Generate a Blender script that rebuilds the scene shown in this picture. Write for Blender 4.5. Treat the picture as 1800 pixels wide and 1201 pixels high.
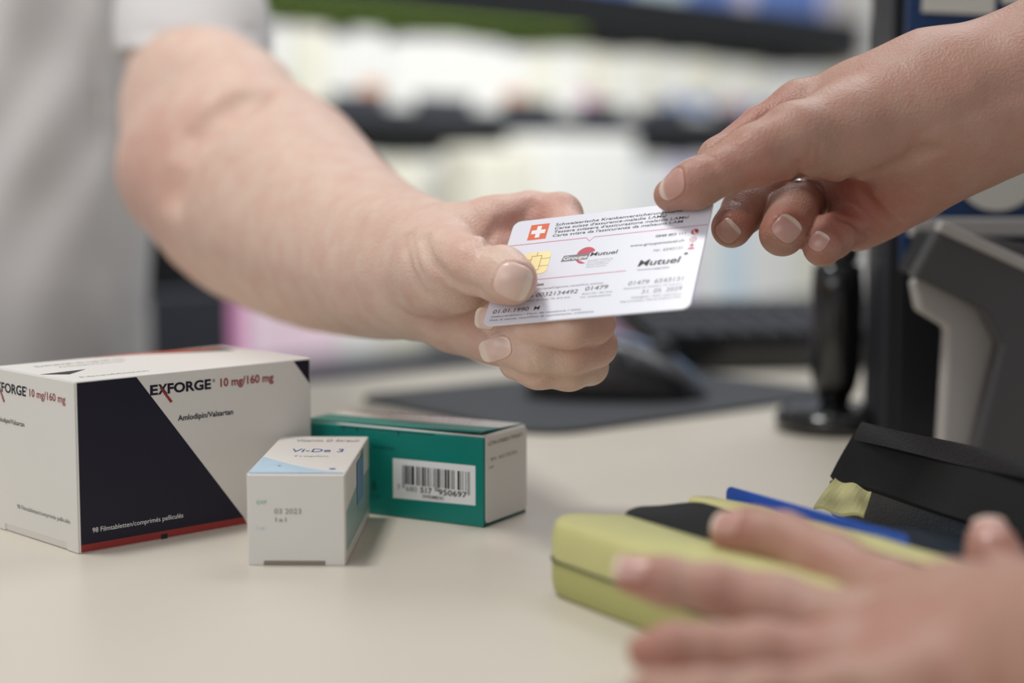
import bpy, bmesh, math, random
import numpy as np
from mathutils import Vector, Matrix

for _o in list(bpy.data.objects): bpy.data.objects.remove(_o)
SC = bpy.context.scene
COL = SC.collection
random.seed(7)

# ------------------------------------------------------------------ camera, light, exposure
# all measures in millimetres: x right, y away from the camera, z above the counter top
ZC = 950.0                     # counter top above the floor
EYE = 151.0                    # camera above the counter top
FPX = 3000.0
PIT = math.atan((600.5 - 280.0) / FPX)
CP, SP = math.cos(PIT), math.sin(PIT)

cam_d = bpy.data.cameras.new('camera'); cam = bpy.data.objects.new('camera', cam_d); COL.objects.link(cam)
cam.location = (0, 0, (ZC + EYE) / 1000)
cam.rotation_euler = (math.pi / 2 - PIT, 0, 0)
cam_d.sensor_width = 36.0; cam_d.lens = FPX / 1800 * 36.0
cam_d.clip_start = 0.02; cam_d.clip_end = 50
cam_d.dof.use_dof = True; cam_d.dof.focus_distance = 0.672; cam_d.dof.aperture_fstop = 3.3
SC.camera = cam

SC.view_settings.view_transform = 'Standard'; SC.view_settings.look = 'None'
SC.view_settings.gamma = 1; SC.view_settings.use_curve_mapping = False
SC.view_settings.exposure = 0.14

W = bpy.data.worlds.new('room_light'); SC.world = W; W.use_nodes = True
W.node_tree.nodes['Background'].inputs[0].default_value = (0.93, 0.96, 1.0, 1)
W.node_tree.nodes['Background'].inputs[1].default_value = 0.28

def area(name, loc, target, sx, sy, power, col):
    d = bpy.data.lights.new(name, 'AREA'); d.shape = 'RECTANGLE'; d.size = sx; d.size_y = sy
    d.energy = power; d.color = col
    o = bpy.data.objects.new(name, d); COL.objects.link(o)
    o.location = (loc[0] / 1000, loc[1] / 1000, (loc[2] + ZC) / 1000)
    t = Vector((target[0] / 1000, target[1] / 1000, (target[2] + ZC) / 1000))
    o.rotation_euler = (t - o.location).to_track_quat('-Z', 'Y').to_euler()
    return o
area('ceiling_lamp_main', (-480, 690, 1500), (-60, 720, 0), 0.28, 0.28, 10.6, (1.0, 0.985, 0.955))
area('ceiling_lamp_back', (500, 1700, 1450), (100, 900, 0), 0.9, 0.5, 9, (0.95, 0.97, 1.0))
area('fill_front_left', (-800, -450, 650), (-100, 750, 40), 1.0, 0.8, 4.5, (0.97, 0.985, 1.0))  # added fill light for the carton fronts, no known source behind it
_sl = area('shelf_lamp', (650, 1750, 1200), (420, 3400, 0), 1.5, 0.5, 14, (1.0, 0.995, 0.98)); _sl.data.spread = 1.9

# ------------------------------------------------------------------ helpers
def ray(px, py):
    v0 = (px - 900) / FPX; v2 = -(py - 600.5) / FPX
    w = np.array([v0, CP + v2 * SP, -SP + v2 * CP])
    return w / w[1]
def at(px, py, d):             # point of the photo at distance d (mm along y)
    w = ray(px, py) * d
    return np.array([w[0], w[1], w[2] + EYE])
def rad(rpx, d): return rpx * d / FPX
def ground(px, py, z=0.0):
    w = ray(px, py)
    t = (z - EYE) / w[2]
    return np.array([w[0] * t, t, z])

def tag(o, label=None, cat=None, group=None, kind=None):
    if label: o['label'] = label
    if cat: o['category'] = cat
    if group: o['group'] = group
    if kind: o['kind'] = kind
    return o
def thing(name, loc, rz=0, label=None, cat=None, group=None):
    o = bpy.data.objects.new(name, None); COL.objects.link(o)
    o.empty_display_size = 0.02
    o.location = (loc[0] / 1000, loc[1] / 1000, (loc[2] + ZC) / 1000); o.rotation_euler = (0, 0, rz)
    return tag(o, label, cat, group)
def build(name, V, F, mats, parent=None, midx=None, smooth=False, local=False, vattr=None):
    """V in mm; world millimetres, or the parent's own axes if local"""
    V = np.asarray(V, float).reshape(-1, 3) / 1000
    if not local:
        V = V + np.array([0, 0, ZC / 1000])
        if parent is not None:
            root = parent
            chain = []
            while root is not None: chain.append(root); root = root.parent
            M = Matrix.Identity(4)
            for c in reversed(chain): M = M @ Matrix.LocRotScale(c.location, c.rotation_euler, (1, 1, 1))
            Mi = np.array(M.inverted())
            V = V @ Mi[:3, :3].T + Mi[:3, 3]
        else:
            pass
    me = bpy.data.meshes.new(name)
    if isinstance(F, np.ndarray):
        me.vertices.add(len(V)); me.vertices.foreach_set('co', V.astype(np.float32).ravel())
        n = F.shape[1]
        me.loops.add(F.size); me.loops.foreach_set('vertex_index', F.astype(np.int32).ravel())
        me.polygons.add(len(F)); me.polygons.foreach_set('loop_start', np.arange(0, F.size, n, dtype=np.int32))
        me.update(calc_edges=True)
    else:
        me.from_pydata([tuple(v) for v in V], [], [tuple(f) for f in F]); me.update()
    if not isinstance(mats, (list, tuple)): mats = [mats]
    for m in mats: me.materials.append(m)
    if midx is not None: me.polygons.foreach_set('material_index', np.asarray(midx, np.int32))
    if smooth: me.polygons.foreach_set('use_smooth', np.ones(len(me.polygons), bool))
    if vattr:
        for k, a in vattr.items():
            at_ = me.attributes.new(k, 'FLOAT', 'POINT'); at_.data.foreach_set('value', np.asarray(a, np.float32))
    me.validate()
    o = bpy.data.objects.new(name, me); COL.objects.link(o)
    if parent is not None: o.parent = parent
    return o
def bm_build(name, bm, mats, parent=None, local=True, smooth=False):
    V = [v.co[:] for v in bm.verts]; bm.verts.ensure_lookup_table(); bm.verts.index_update()
    F = [[v.index for v in f.verts] for f in bm.faces]
    mi = [f.material_index for f in bm.faces]
    bm.free()
    return build(name, V, F, mats, parent, mi, smooth, local)
def bm_box(lo, hi, bev=0.0, seg=2):
    bm = bmesh.new()
    bmesh.ops.create_cube(bm, size=1)
    lo = Vector(lo); hi = Vector(hi)
    for v in bm.verts: v.co = Vector((lo[i] + (v.co[i] + .5) * (hi[i] - lo[i]) for i in range(3)))
    if bev > 0: bmesh.ops.bevel(bm, geom=bm.edges[:], offset=bev, segments=seg, affect='EDGES', profile=0.5)
    return bm
def boxp(name, lo, hi, m, parent=None, bev=0.0, seg=2, local=True, smooth=False):
    return bm_build(name, bm_box(lo, hi, bev, seg), m, parent, local, smooth)
def prism(pts, z0, z1, axis='z'):
    n = len(pts); V = []; F = []
    for z in (z0, z1):
        for a, b in pts:
            V.append({'z': (a, b, z), 'y': (a, z, b), 'x': (z, a, b)}[axis])
    F.append(list(range(n))[::-1]); F.append(list(range(n, 2 * n)))
    for i in range(n): F.append([i, (i + 1) % n, n + (i + 1) % n, n + i])
    return V, F
def prism_bm(pts, z0, z1, axis='z', bev=0.0, seg=2):
    V, F = prism(pts, z0, z1, axis)
    bm = bmesh.new(); vs = [bm.verts.new(v) for v in V]
    for f in F: bm.faces.new([vs[i] for i in f])
    bmesh.ops.recalc_face_normals(bm, faces=bm.faces[:])
    if bev > 0: bmesh.ops.bevel(bm, geom=bm.edges[:], offset=bev, segments=seg, affect='EDGES', profile=0.5)
    return bm
def lathe(prof, n=48, c=(0, 0)):
    V = []; F = []
    for r, z in prof:
        for i in range(n):
            a = 2 * math.pi * i / n; V.append((c[0] + r * math.cos(a), c[1] + r * math.sin(a), z))
    for j in range(len(prof) - 1):
        for i in range(n):
            k = (i + 1) % n; F.append([j * n + i, j * n + k, (j + 1) * n + k, (j + 1) * n + i])
    F.append(list(range(n))[::-1]); F.append([(len(prof) - 1) * n + i for i in range(n)])
    return V, F
def rrect(x0, y0, x1, y1, r, n=6):
    P = []
    for cx, cy, a0 in ((x1 - r, y1 - r, 0), (x0 + r, y1 - r, 90), (x0 + r, y0 + r, 180), (x1 - r, y0 + r, 270)):
        for i in range(n + 1):
            a = math.radians(a0 + 90 * i / n); P.append((cx + r * math.cos(a), cy + r * math.sin(a)))
    return P

# ------------------------------------------------------------------ materials
def srgb(r, g, b):
    f = lambda c: (c / 255 / 12.92) if c / 255 <= .04045 else ((c / 255 + .055) / 1.055) ** 2.4
    return (f(r), f(g), f(b), 1)
def mat(name, col, rough=.5, metal=0, spec=.5, var=0.0, vscale=40, bump=0.0, bscale=300, coat=0.0, sss=0.0):
    m = bpy.data.materials.new(name); m.use_nodes = True; nt = m.node_tree; b = nt.nodes['Principled BSDF']
    b.inputs['Base Color'].default_value = col; b.inputs['Roughness'].default_value = rough
    b.inputs['Metallic'].default_value = metal; b.inputs['Specular IOR Level'].default_value = spec
    b.inputs['Coat Weight'].default_value = coat; b.inputs['Coat Roughness'].default_value = .15
    tc = nt.nodes.new('ShaderNodeTexCoord')
    if var > 0:
        n = nt.nodes.new('ShaderNodeTexNoise'); n.inputs['Scale'].default_value = vscale; n.inputs['Detail'].default_value = 5
        r = nt.nodes.new('ShaderNodeMapRange'); r.inputs['To Min'].default_value = 1 - var; r.inputs['To Max'].default_value = 1 + var
        mx = nt.nodes.new('ShaderNodeVectorMath'); mx.operation = 'SCALE'; mx.inputs[0].default_value = col[:3]
        nt.links.new(tc.outputs['Object'], n.inputs['Vector']); nt.links.new(n.outputs['Fac'], r.inputs['Value'])
        nt.links.new(r.outputs[0], mx.inputs['Scale']); nt.links.new(mx.outputs[0], b.inputs['Base Color'])
    if bump > 0:
        n = nt.nodes.new('ShaderNodeTexNoise'); n.inputs['Scale'].default_value = bscale; n.inputs['Detail'].default_value = 4
        bp = nt.nodes.new('ShaderNodeBump'); bp.inputs['Strength'].default_value = bump; bp.inputs['Distance'].default_value = .0006
        nt.links.new(tc.outputs['Object'], n.inputs['Vector']); nt.links.new(n.outputs['Fac'], bp.inputs['Height'])
        nt.links.new(bp.outputs[0], b.inputs['Normal'])
    if sss > 0:
        b.inputs['Subsurface Weight'].default_value = sss; b.inputs['Subsurface Scale'].default_value = .004
    return m
def skin_mat(name, base, red, rough=.48, bump=.5):
    m = bpy.data.materials.new(name); m.use_nodes = True; nt = m.node_tree; b = nt.nodes['Principled BSDF']; L = nt.links.new
    tc = nt.nodes.new('ShaderNodeTexCoord'); at_ = nt.nodes.new('ShaderNodeAttribute'); at_.attribute_name = 'red'
    n = nt.nodes.new('ShaderNodeTexNoise'); n.inputs['Scale'].default_value = 85; n.inputs['Detail'].default_value = 5; n.inputs['Roughness'].default_value = .6
    L(tc.outputs['Object'], n.inputs['Vector'])
    ad = nt.nodes.new('ShaderNodeMath'); ad.operation = 'MULTIPLY_ADD'; ad.inputs[1].default_value = 1.1; ad.use_clamp = True
    L(n.outputs['Fac'], ad.inputs[0])
    sb = nt.nodes.new('ShaderNodeMath'); sb.operation = 'SUBTRACT'; sb.inputs[1].default_value = .42
    L(at_.outputs['Fac'], sb.inputs[0]); L(sb.outputs[0], ad.inputs[2])
    mx = nt.nodes.new('ShaderNodeMix'); mx.data_type = 'RGBA'; mx.inputs['A'].default_value = base; mx.inputs['B'].default_value = red
    L(ad.outputs[0], mx.inputs['Factor']); L(mx.outputs['Result'], b.inputs['Base Color'])
    b.inputs['Roughness'].default_value = rough; b.inputs['Specular IOR Level'].default_value = .45
    b.inputs['Subsurface Weight'].default_value = .22; b.inputs['Subsurface Radius'].default_value = (1, .36, .2)
    b.inputs['Subsurface Scale'].default_value = .005
    v = nt.nodes.new('ShaderNodeTexVoronoi'); v.inputs['Scale'].default_value = 900
    n2 = nt.nodes.new('ShaderNodeTexNoise'); n2.inputs['Scale'].default_value = 350; n2.inputs['Detail'].default_value = 4
    L(tc.outputs['Object'], v.inputs['Vector']); L(tc.outputs['Object'], n2.inputs['Vector'])
    s = nt.nodes.new('ShaderNodeMath'); s.operation = 'ADD'; L(v.outputs['Distance'], s.inputs[0]); L(n2.outputs['Fac'], s.inputs[1])
    bp = nt.nodes.new('ShaderNodeBump'); bp.inputs['Strength'].default_value = bump; bp.inputs['Distance'].default_value = .00035
    L(s.outputs[0], bp.inputs['Height']); L(bp.outputs[0], b.inputs['Normal'])
    return m
def nail_mat(name, base, edge, rough=.28):
    m = bpy.data.materials.new(name); m.use_nodes = True; nt = m.node_tree; b = nt.nodes['Principled BSDF']; L = nt.links.new
    at_ = nt.nodes.new('ShaderNodeAttribute'); at_.attribute_name = 'along'
    cr = nt.nodes.new('ShaderNodeValToRGB'); e = cr.color_ramp.elements
    e[0].position = 0.0; e[0].color = tuple(min(1, c * 1.12) for c in base[:3]) + (1,)
    e[1].position = .86; e[1].color = edge
    k = e.new(.22); k.color = base
    k = e.new(.78); k.color = base
    L(at_.outputs['Fac'], cr.inputs[0]); L(cr.outputs[0], b.inputs['Base Color'])
    b.inputs['Roughness'].default_value = rough; b.inputs['Subsurface Weight'].default_value = .15
    b.inputs['Subsurface Scale'].default_value = .002
    return m

M = {}
M['counter'] = mat('counter_laminate', srgb(212, 204, 190), .38, var=.025, vscale=9, bump=.05)
M['counter_edge'] = mat('counter_edge', srgb(200, 188, 168), .5)
M['cabinet'] = mat('cabinet_grey', srgb(150, 148, 145), .5)
M['floor'] = mat('floor_vinyl', srgb(120, 120, 122), .4, var=.08, vscale=6)
M['wall'] = mat('wall_paint', srgb(205, 204, 200), .8)
M['skin_a'] = skin_mat('skin_pale', srgb(224, 194, 176), srgb(205, 142, 128))
M['skin_b'] = skin_mat('skin_warm', srgb(180, 142, 124), srgb(172, 106, 92))
M['nail_a'] = nail_mat('nail_pale', srgb(230, 196, 182), srgb(234, 212, 196))
M['nail_b'] = nail_mat('nail_warm', srgb(198, 152, 140), srgb(220, 196, 180))
M['tunic'] = mat('white_cotton', srgb(226, 222, 220), .85, bump=.25, bscale=500)
M['card'] = mat('card_plastic', srgb(232, 232, 242), .3, coat=.25)
M['carton'] = mat('carton_white', srgb(226, 222, 216), .42, bump=.03, bscale=900)
M['carton_in'] = mat('carton_raw', srgb(150, 140, 126), .8)
M['navy'] = mat('ink_navy', srgb(26, 24, 42), .4, spec=.3)
M['red'] = mat('ink_red', srgb(150, 40, 38), .4)
M['redtext'] = mat('ink_text_red', srgb(150, 44, 50), .45)
M['black'] = mat('ink_black', srgb(22, 22, 24), .5)
M['grey'] = mat('ink_grey', srgb(120, 118, 122), .5)
M['palegrey'] = mat('ink_pale_grey', srgb(170, 166, 160), .5)
M['pink'] = mat('ink_rose', srgb(205, 90, 120), .4)
M['rosered'] = mat('ink_rose_red', srgb(196, 40, 72), .4)
M['orange'] = mat('ink_orange', srgb(226, 92, 40), .4)
M['white'] = mat('ink_white', srgb(240, 240, 240), .4)
M['gold'] = mat('chip_gold', srgb(226, 206, 150), .32, metal=.35)
M['golddark'] = mat('chip_groove', srgb(110, 96, 60), .5)
M['teal'] = mat('ink_teal', srgb(0, 128, 116), .36, spec=.5)
M['tealdark'] = mat('ink_teal_dark', srgb(6, 78, 72), .5)
M['skyblue'] = mat('ink_sky_blue', srgb(182, 208, 226), .4, var=.12, vscale=90)
M['blue'] = mat('ink_blue', srgb(62, 96, 168), .4)
M['steelblue'] = mat('ink_steel_blue', srgb(92, 134, 178), .4)
M['greenblue'] = mat('ink_green_blue', srgb(140, 168, 164), .4)
M['lightteal'] = mat('ink_light_teal', srgb(110, 178, 170), .45)
M['rubber'] = mat('mouse_pad_fabric', srgb(62, 64, 68), .7, bump=.3, bscale=1500)
M['blackplastic'] = mat('black_plastic', srgb(20, 20, 22), .3, coat=.2)
M['glossblack'] = mat('gloss_black', srgb(12, 12, 14), .12, coat=.6)
M['darkplastic'] = mat('dark_plastic', srgb(48, 48, 52), .35)
M['bluehighlight'] = mat('mouse_highlight', srgb(150, 176, 214), .3, metal=.1)
M['post'] = mat('post_dark', srgb(20, 21, 28), .42)
M['postgrey'] = mat('post_grey', srgb(38, 40, 46), .45)
M['boardblue'] = mat('board_blue', srgb(8, 48, 92), .45)
M['paper'] = mat('brochure_paper', srgb(196, 192, 184), .7)
M['devdark'] = mat('device_dark', srgb(70, 69, 71), .42, bump=.05, bscale=1500)
M['devlight'] = mat('device_light', srgb(176, 172, 168), .45)
M['shelfblack'] = mat('shelf_black', srgb(22, 23, 26), .45)
M['shelfgrey'] = mat('shelf_rail_grey', srgb(64, 66, 74), .4)
M['green'] = mat('price_strip_green', srgb(124, 156, 40), .5)
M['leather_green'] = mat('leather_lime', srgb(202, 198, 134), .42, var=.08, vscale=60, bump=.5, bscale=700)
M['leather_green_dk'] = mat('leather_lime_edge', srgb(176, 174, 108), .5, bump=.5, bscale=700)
M['lining'] = mat('lining_yellow', srgb(206, 200, 140), .6, bump=.4, bscale=900)
M['leather_black'] = mat('leather_black', srgb(24, 25, 29), .42, bump=.7, bscale=900)
M['cloth_black'] = mat('cloth_black', srgb(14, 14, 15), .85, bump=.5, bscale=1500)
M['leather_blue'] = mat('leather_blue_black', srgb(40, 50, 62), .38, bump=.6, bscale=1200)
M['cardblue'] = mat('plastic_blue', srgb(40, 92, 196), .35)
M['silver'] = mat('ring_silver', srgb(190, 190, 192), .2, metal=1)
M['zipdark'] = mat('zip_dark', srgb(70, 72, 50), .6)

# ------------------------------------------------------------------ printing on faces
_tc = {}
def text2d(s, bold=0.0):
    k = (s, bold)
    if k in _tc: return _tc[k]
    cu = bpy.data.curves.new('t', 'FONT'); cu.body = s; cu.size = 1; cu.offset = bold; cu.resolution_u = 3
    o = bpy.data.objects.new('t', cu); COL.objects.link(o)
    dg = bpy.context.evaluated_depsgraph_get(); dg.update()
    me = bpy.data.meshes.new_from_object(o.evaluated_get(dg))
    V = np.array([v.co[:2] for v in me.vertices]).reshape(-1, 2); F = [list(p.vertices) for p in me.polygons]
    bpy.data.objects.remove(o); bpy.data.curves.remove(cu); bpy.data.meshes.remove(me)
    _tc[k] = (V, F); return V, F
class Print:
    """flat inks on one face: o origin, u right, v up (mm, the thing's own axes)"""
    def __init__(s, o, u, v, off=.06):
        s.o = np.array(o, float); s.u = np.array(u, float); s.v = np.array(v, float); s.n = np.cross(s.u, s.v); s.n /= np.linalg.norm(s.n)
        s.V = []; s.F = []; s.mi = []; s.mats = []; s.off = off
    def m(s, m):
        if m not in s.mats: s.mats.append(m)
        return s.mats.index(m)
    def pt(s, a, b, lay=0): return s.o + s.u * a + s.v * b + s.n * (s.off * (1 + lay))
    def poly(s, pts, m, lay=0):
        i = len(s.V); s.V += [s.pt(a, b, lay) for a, b in pts]; s.F.append(list(range(i, i + len(pts)))); s.mi.append(s.m(m))
    def rect(s, a0, b0, a1, b1, m, lay=0): s.poly([(a0, b0), (a1, b0), (a1, b1), (a0, b1)], m, lay)
    def disc(s, a, b, r, m, lay=0, a0=0, a1=360, n=28):
        s.poly([(a + r * math.cos(math.radians(a0 + (a1 - a0) * i / n)), b + r * math.sin(math.radians(a0 + (a1 - a0) * i / n))) for i in range(n + (a1 - a0 < 360))], m, lay)
    def text(s, t, a, b, h, m, width=None, bold=0.0, lay=1, shear=0.0, right=False):
        V, F = text2d(t, bold)
        if len(V) == 0: return
        x0, x1 = V[:, 0].min(), V[:, 0].max()
        sy = h / .70; sx = sy if width is None else width / (x1 - x0)
        wid = sx * (x1 - x0)
        if right: a = a - wid
        i = len(s.V)
        for x, y in V: s.V.append(s.pt(a + (x - x0) * sx + y * sy * shear, b + y * sy, lay))
        for f in F: s.F.append([j + i for j in f]); s.mi.append(s.m(m))
    def done(s, name, parent): return build(name, s.V, s.F, s.mats, parent, s.mi, local=True)

# ------------------------------------------------------------------ organic bodies: blended distance fields -> one continuous mesh
def seg(P, a, b, r1, r2, flat=None):
    a = np.asarray(a, np.float32); b = np.asarray(b, np.float32)
    ba = b - a; L2 = float(ba @ ba) + 1e-9
    Q = P - a
    t = np.clip(Q @ ba / L2, 0, 1)
    D = Q - t[:, None] * ba
    if flat is not None:
        n, s = flat; n = np.asarray(n, np.float32); dn = D @ n
        D = D + (s - 1) * dn[:, None] * n
    return np.sqrt((D * D).sum(1)) - (r1 + t * (r2 - r1))
def smin(a, b, k):
    h = np.maximum(k - np.abs(a - b), 0) / k
    return np.minimum(a, b) - h * h * k * .25
class Field:
    def __init__(s): s.ops = []; s.mods = []; s.red = []
    def chain(s, pts, k=6, kin=3, flat=None, spline=False):
        """pts: (point, radius) list; joined softly inside (kin) and to the rest (k)"""
        if spline and len(pts) > 2:
            Q = [np.append(p, r) for p, r in pts]; Q = [2 * Q[0] - Q[1]] + Q + [2 * Q[-1] - Q[-2]]; out = []
            for i in range(1, len(Q) - 2):
                for t in (0, .33, .67):
                    out.append(.5 * (2 * Q[i] + (Q[i + 1] - Q[i - 1]) * t + (2 * Q[i - 1] - 5 * Q[i] + 4 * Q[i + 1] - Q[i + 2]) * t * t + (3 * Q[i] - Q[i - 1] - 3 * Q[i + 1] + Q[i + 2]) * t ** 3))
            out.append(Q[-2]); pts = [(q[:3], q[3]) for q in out]
        s.ops.append((pts, k, kin, flat)); return s
    def pc(s, pts, **kw):
        """the same from photo points (px, py, distance, radius px)"""
        return s.chain([(at(a, b, d), rad(r, d)) for a, b, d, r in pts], **kw)
    def raw(s, P):
        P = np.asarray(P, np.float32); D = None
        for pts, k, kin, flat in s.ops:
            c = None
            for (a, r1), (b, r2) in zip(pts[:-1], pts[1:]):
                e = seg(P, a, b, r1, r2, flat); c = e if c is None else smin(c, e, kin)
            D = c if D is None else smin(D, c, k)
        return D
    def __call__(s, P):
        P = np.asarray(P, np.float32)
        out = np.empty(len(P), np.float32)
        for i in range(0, len(P), 400000):
            q = P[i:i + 400000]; D = s.raw(q)
            for m in s.mods: D = m(q, D)
            out[i:i + 400000] = D
        return out
    def hit(s, px, py, dmin=300, dmax=1300):
        w = ray(px, py); d = dmin
        for _ in range(160):
            p = np.array([w[0] * d, d, w[2] * d + EYE]); e = float(s(p[None])[0])
            if e < .02: return p
            d += max(e * .7, .05)
            if d > dmax: return None
        return p
    def grad(s, P, e=.25):
        G = np.stack([s(P + np.eye(3)[i] * e) - s(P - np.eye(3)[i] * e) for i in range(3)], 1) / (2 * e)
        return G
    def groove(s, pix, depth, width, dmin=300):
        """a fold of the skin through these photo points, laid on the surface"""
        H = [s.hit(a, b, dmin) for a, b in pix]; H = [h for h in H if h is not None]
        if len(H) < 2: return
        n = len(H)
        def f(P, D, H=H):
            near = np.abs(D) < 26
            if not near.any(): return D
            q = P[near]; m = None
            for i, (a, b) in enumerate(zip(H[:-1], H[1:])):
                e = seg(q, a, b, 0, 0); m = e if m is None else np.minimum(m, e)
            D = D.copy(); D[near] += depth * np.exp(-(m / width) ** 2); return D
        s.mods.append(f)
    def bump(s, px, py, h, w, dmin=300):
        c = s.hit(px, py, dmin)
        if c is None: return
        def f(P, D, c=c):
            r2 = ((P - c.astype(np.float32)) ** 2).sum(1); return D - h * np.exp(-r2 / (w * w))
        s.mods.append(f)
    def mesh(s, h, lo, hi):
        lo = np.array(lo, float); hi = np.array(hi, float); B = 8
        n = (np.ceil((hi - lo) / (h * B)).astype(int)) * B + 1
        nb = (n - 1) // B
        g = np.stack(np.meshgrid(*[lo[i] + (np.arange(nb[i]) + .5) * B * h for i in range(3)], indexing='ij'), -1).reshape(-1, 3)
        c = s(g); A = np.full(n, 99, np.float32)
        inside = (c < 0).reshape(nb); A[:-1, :-1, :-1] = np.where(np.repeat(np.repeat(np.repeat(inside, B, 0), B, 1), B, 2), -99, 99)
        act = np.argwhere((np.abs(c) < B * h * 1.25 + 3).reshape(nb))
        r = np.arange(B + 1); off = np.stack(np.meshgrid(r, r, r, indexing='ij'), -1).reshape(-1, 3)
        CH = 400
        for i in range(0, len(act), CH):
            idx = (act[i:i + CH, None, :] * B + off[None]).reshape(-1, 3)
            v = s(lo + idx * h); A[idx[:, 0], idx[:, 1], idx[:, 2]] = v
        ins = A < 0
        s8 = np.zeros(np.array(n) - 1, np.uint8)
        corners = [(i, j, k) for i in (0, 1) for j in (0, 1) for k in (0, 1)]
        sl = lambda o: tuple(slice(o[i], n[i] - 1 + o[i]) for i in range(3))
        for o in corners: s8 += ins[sl(o)]
        cells = np.argwhere((s8 > 0) & (s8 < 8)); del s8
        vid = -np.ones(np.array(n) - 1, np.int32); vid[tuple(cells.T)] = np.arange(len(cells))
        acc = np.zeros((len(cells), 3)); cnt = np.zeros(len(cells))
        for o in corners:
            for ax in range(3):
                if o[ax]: continue
                o2 = list(o); o2[ax] = 1
                a = A[tuple((cells + o).T)]; b = A[tuple((cells + o2).T)]
                m = (a < 0) != (b < 0); t = np.where(m, a / np.where(m, a - b, 1), 0)
                p = np.repeat(np.array(o, float)[None], len(cells), 0); p[:, ax] = t
                acc += p * m[:, None]; cnt += m
        V = lo + (cells + acc / cnt[:, None]) * h
        F = []
        for ax in range(3):
            u, v = (ax + 1) % 3, (ax + 2) % 3
            s1 = [slice(None)] * 3; s2 = [slice(None)] * 3; s1[ax] = slice(0, -1); s2[ax] = slice(1, None)
            ch = np.argwhere(ins[tuple(s1)] != ins[tuple(s2)])
            ch = ch[(ch[:, u] > 0) & (ch[:, v] > 0) & (ch[:, u] < n[u] - 1) & (ch[:, v] < n[v] - 1)]
            c0 = ch.copy(); c1 = ch.copy(); c1[:, u] -= 1; c2 = c1.copy(); c2[:, v] -= 1; c3 = ch.copy(); c3[:, v] -= 1
            q = np.stack([vid[tuple(x.T)] for x in (c0, c1, c2, c3)], 1)
            flip = ~ins[tuple(ch.T)]
            q[flip] = q[flip][:, ::-1]; F.append(q)
        F = np.concatenate(F); F = F[(F >= 0).all(1)]
        for _ in range(2):
            G = s.grad(V); L = np.linalg.norm(G, axis=1, keepdims=True) + 1e-6; st = s(V)[:, None] / L
            V = V - G / L * np.clip(st, -h * .6, h * .6)
        return V, F
    def redness(s, V):
        R = np.zeros(len(V))
        for c, r, w in s.red: R += w * np.exp(-((V - c) ** 2).sum(1) / (r * r))
        return np.clip(R, 0, 1)

def nail(F, name, px0, px1, half_w, length, m, parent, lift=.18, dmin=300, free=.12, outward=None):
    """nail plate laid on the field F: px0 = photo point at the middle of the nail, px1 = towards the fingertip"""
    c = F.hit(px0[0], px0[1], dmin); c2 = F.hit(px1[0], px1[1], dmin)
    if outward is not None: n = np.array(outward, float); n /= np.linalg.norm(n)
    else: n = F.grad(c[None], 1.5)[0]; n /= np.linalg.norm(n)
    t = c2 - c; t -= n * (t @ n); t /= np.linalg.norm(t); b = np.cross(n, t)
    # fold of skin round the plate
    def rim(P, D, c=c, n=n, t=t, b=b):
        near = np.abs(D) < 4
        if not near.any(): return D
        q = P[near] - c.astype(np.float32); x = (q @ b) / half_w; y = (q @ t) / (length * .5); z = q @ n
        rr = (np.abs(x) ** 3 + np.abs(y) ** 3) ** (1 / 3)
        e = np.exp(-((rr - 1.16) / .13) ** 2) * .38 * (z > -5) * np.clip((.75 - y) * 2, 0, 1)
        e2 = -np.exp(-((rr - .97) / .09) ** 2) * .22 * (z > -5)
        D = D.copy(); D[near] -= (e + e2).astype(np.float32); return D
    NU, NV = 15, 19; pts = []; al = []
    for j in range(NV):
        v = j / (NV - 1) * 2 - 1
        v = math.sin(v * math.pi / 2) if abs(v) < 1 else v
        wv = max(1 - abs(v) ** (4.0 if v > 0 else 2.8), 0) ** (1 / (3.2 if v > 0 else 2.6)) * .97 + .03
        for i in range(NU):
            u = (i / (NU - 1) * 2 - 1)
            yy = v
            y = yy * length * .5 * (1 + (free if v > 0 else 0))
            p = c + b * (u * half_w * wv) + t * y + n * 5
            pts.append(p); al.append((yy + 1) / 2)
    P = np.array(pts)
    D0 = np.zeros(len(P))
    for _ in range(40): D0 += (F(P - n * D0[:, None]) - .05) * .6
    D0 = np.minimum(D0, 5 + (half_w ** 2) * .06 + .6)
    D0 = D0.reshape(NV, NU)
    dc = D0[NV // 2:NV // 2 + 1]
    jm = int(.62 * NV)                        # towards the tip the plate runs straighter than the finger
    for j in range(jm, NV):
        w = (j - jm + 1) / (NV - jm) * .4
        D0[j] = (D0[jm - 1, NU // 2] + (D0[j] - D0[j, NU // 2])) * w + D0[j] * (1 - w)
    S = P - n * D0.reshape(-1)[:, None]
    top = S + n * (lift + .15); bot = S - n * .35
    V = np.concatenate([top, bot]); Fa = []; K = NU * NV
    for j in range(NV - 1):
        for i in range(NU - 1):
            a = j * NU + i; Fa.append([a, a + 1, a + NU + 1, a + NU]); Fa.append([K + a, K + a + NU, K + a + NU + 1, K + a + 1])
    ring = [i for i in range(NU)] + [j * NU + NU - 1 for j in range(1, NV)] + [(NV - 1) * NU + i for i in range(NU - 2, -1, -1)] + [j * NU for j in range(NV - 2, 0, -1)]
    for i in range(len(ring)):
        a, d = ring[i], ring[(i + 1) % len(ring)]; Fa.append([a, K + a, K + d, d])
    o = build(name, V, np.array(Fa), m, parent, smooth=True, vattr={'along': al + al})
    F.mods.append(rim)
    return o

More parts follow.
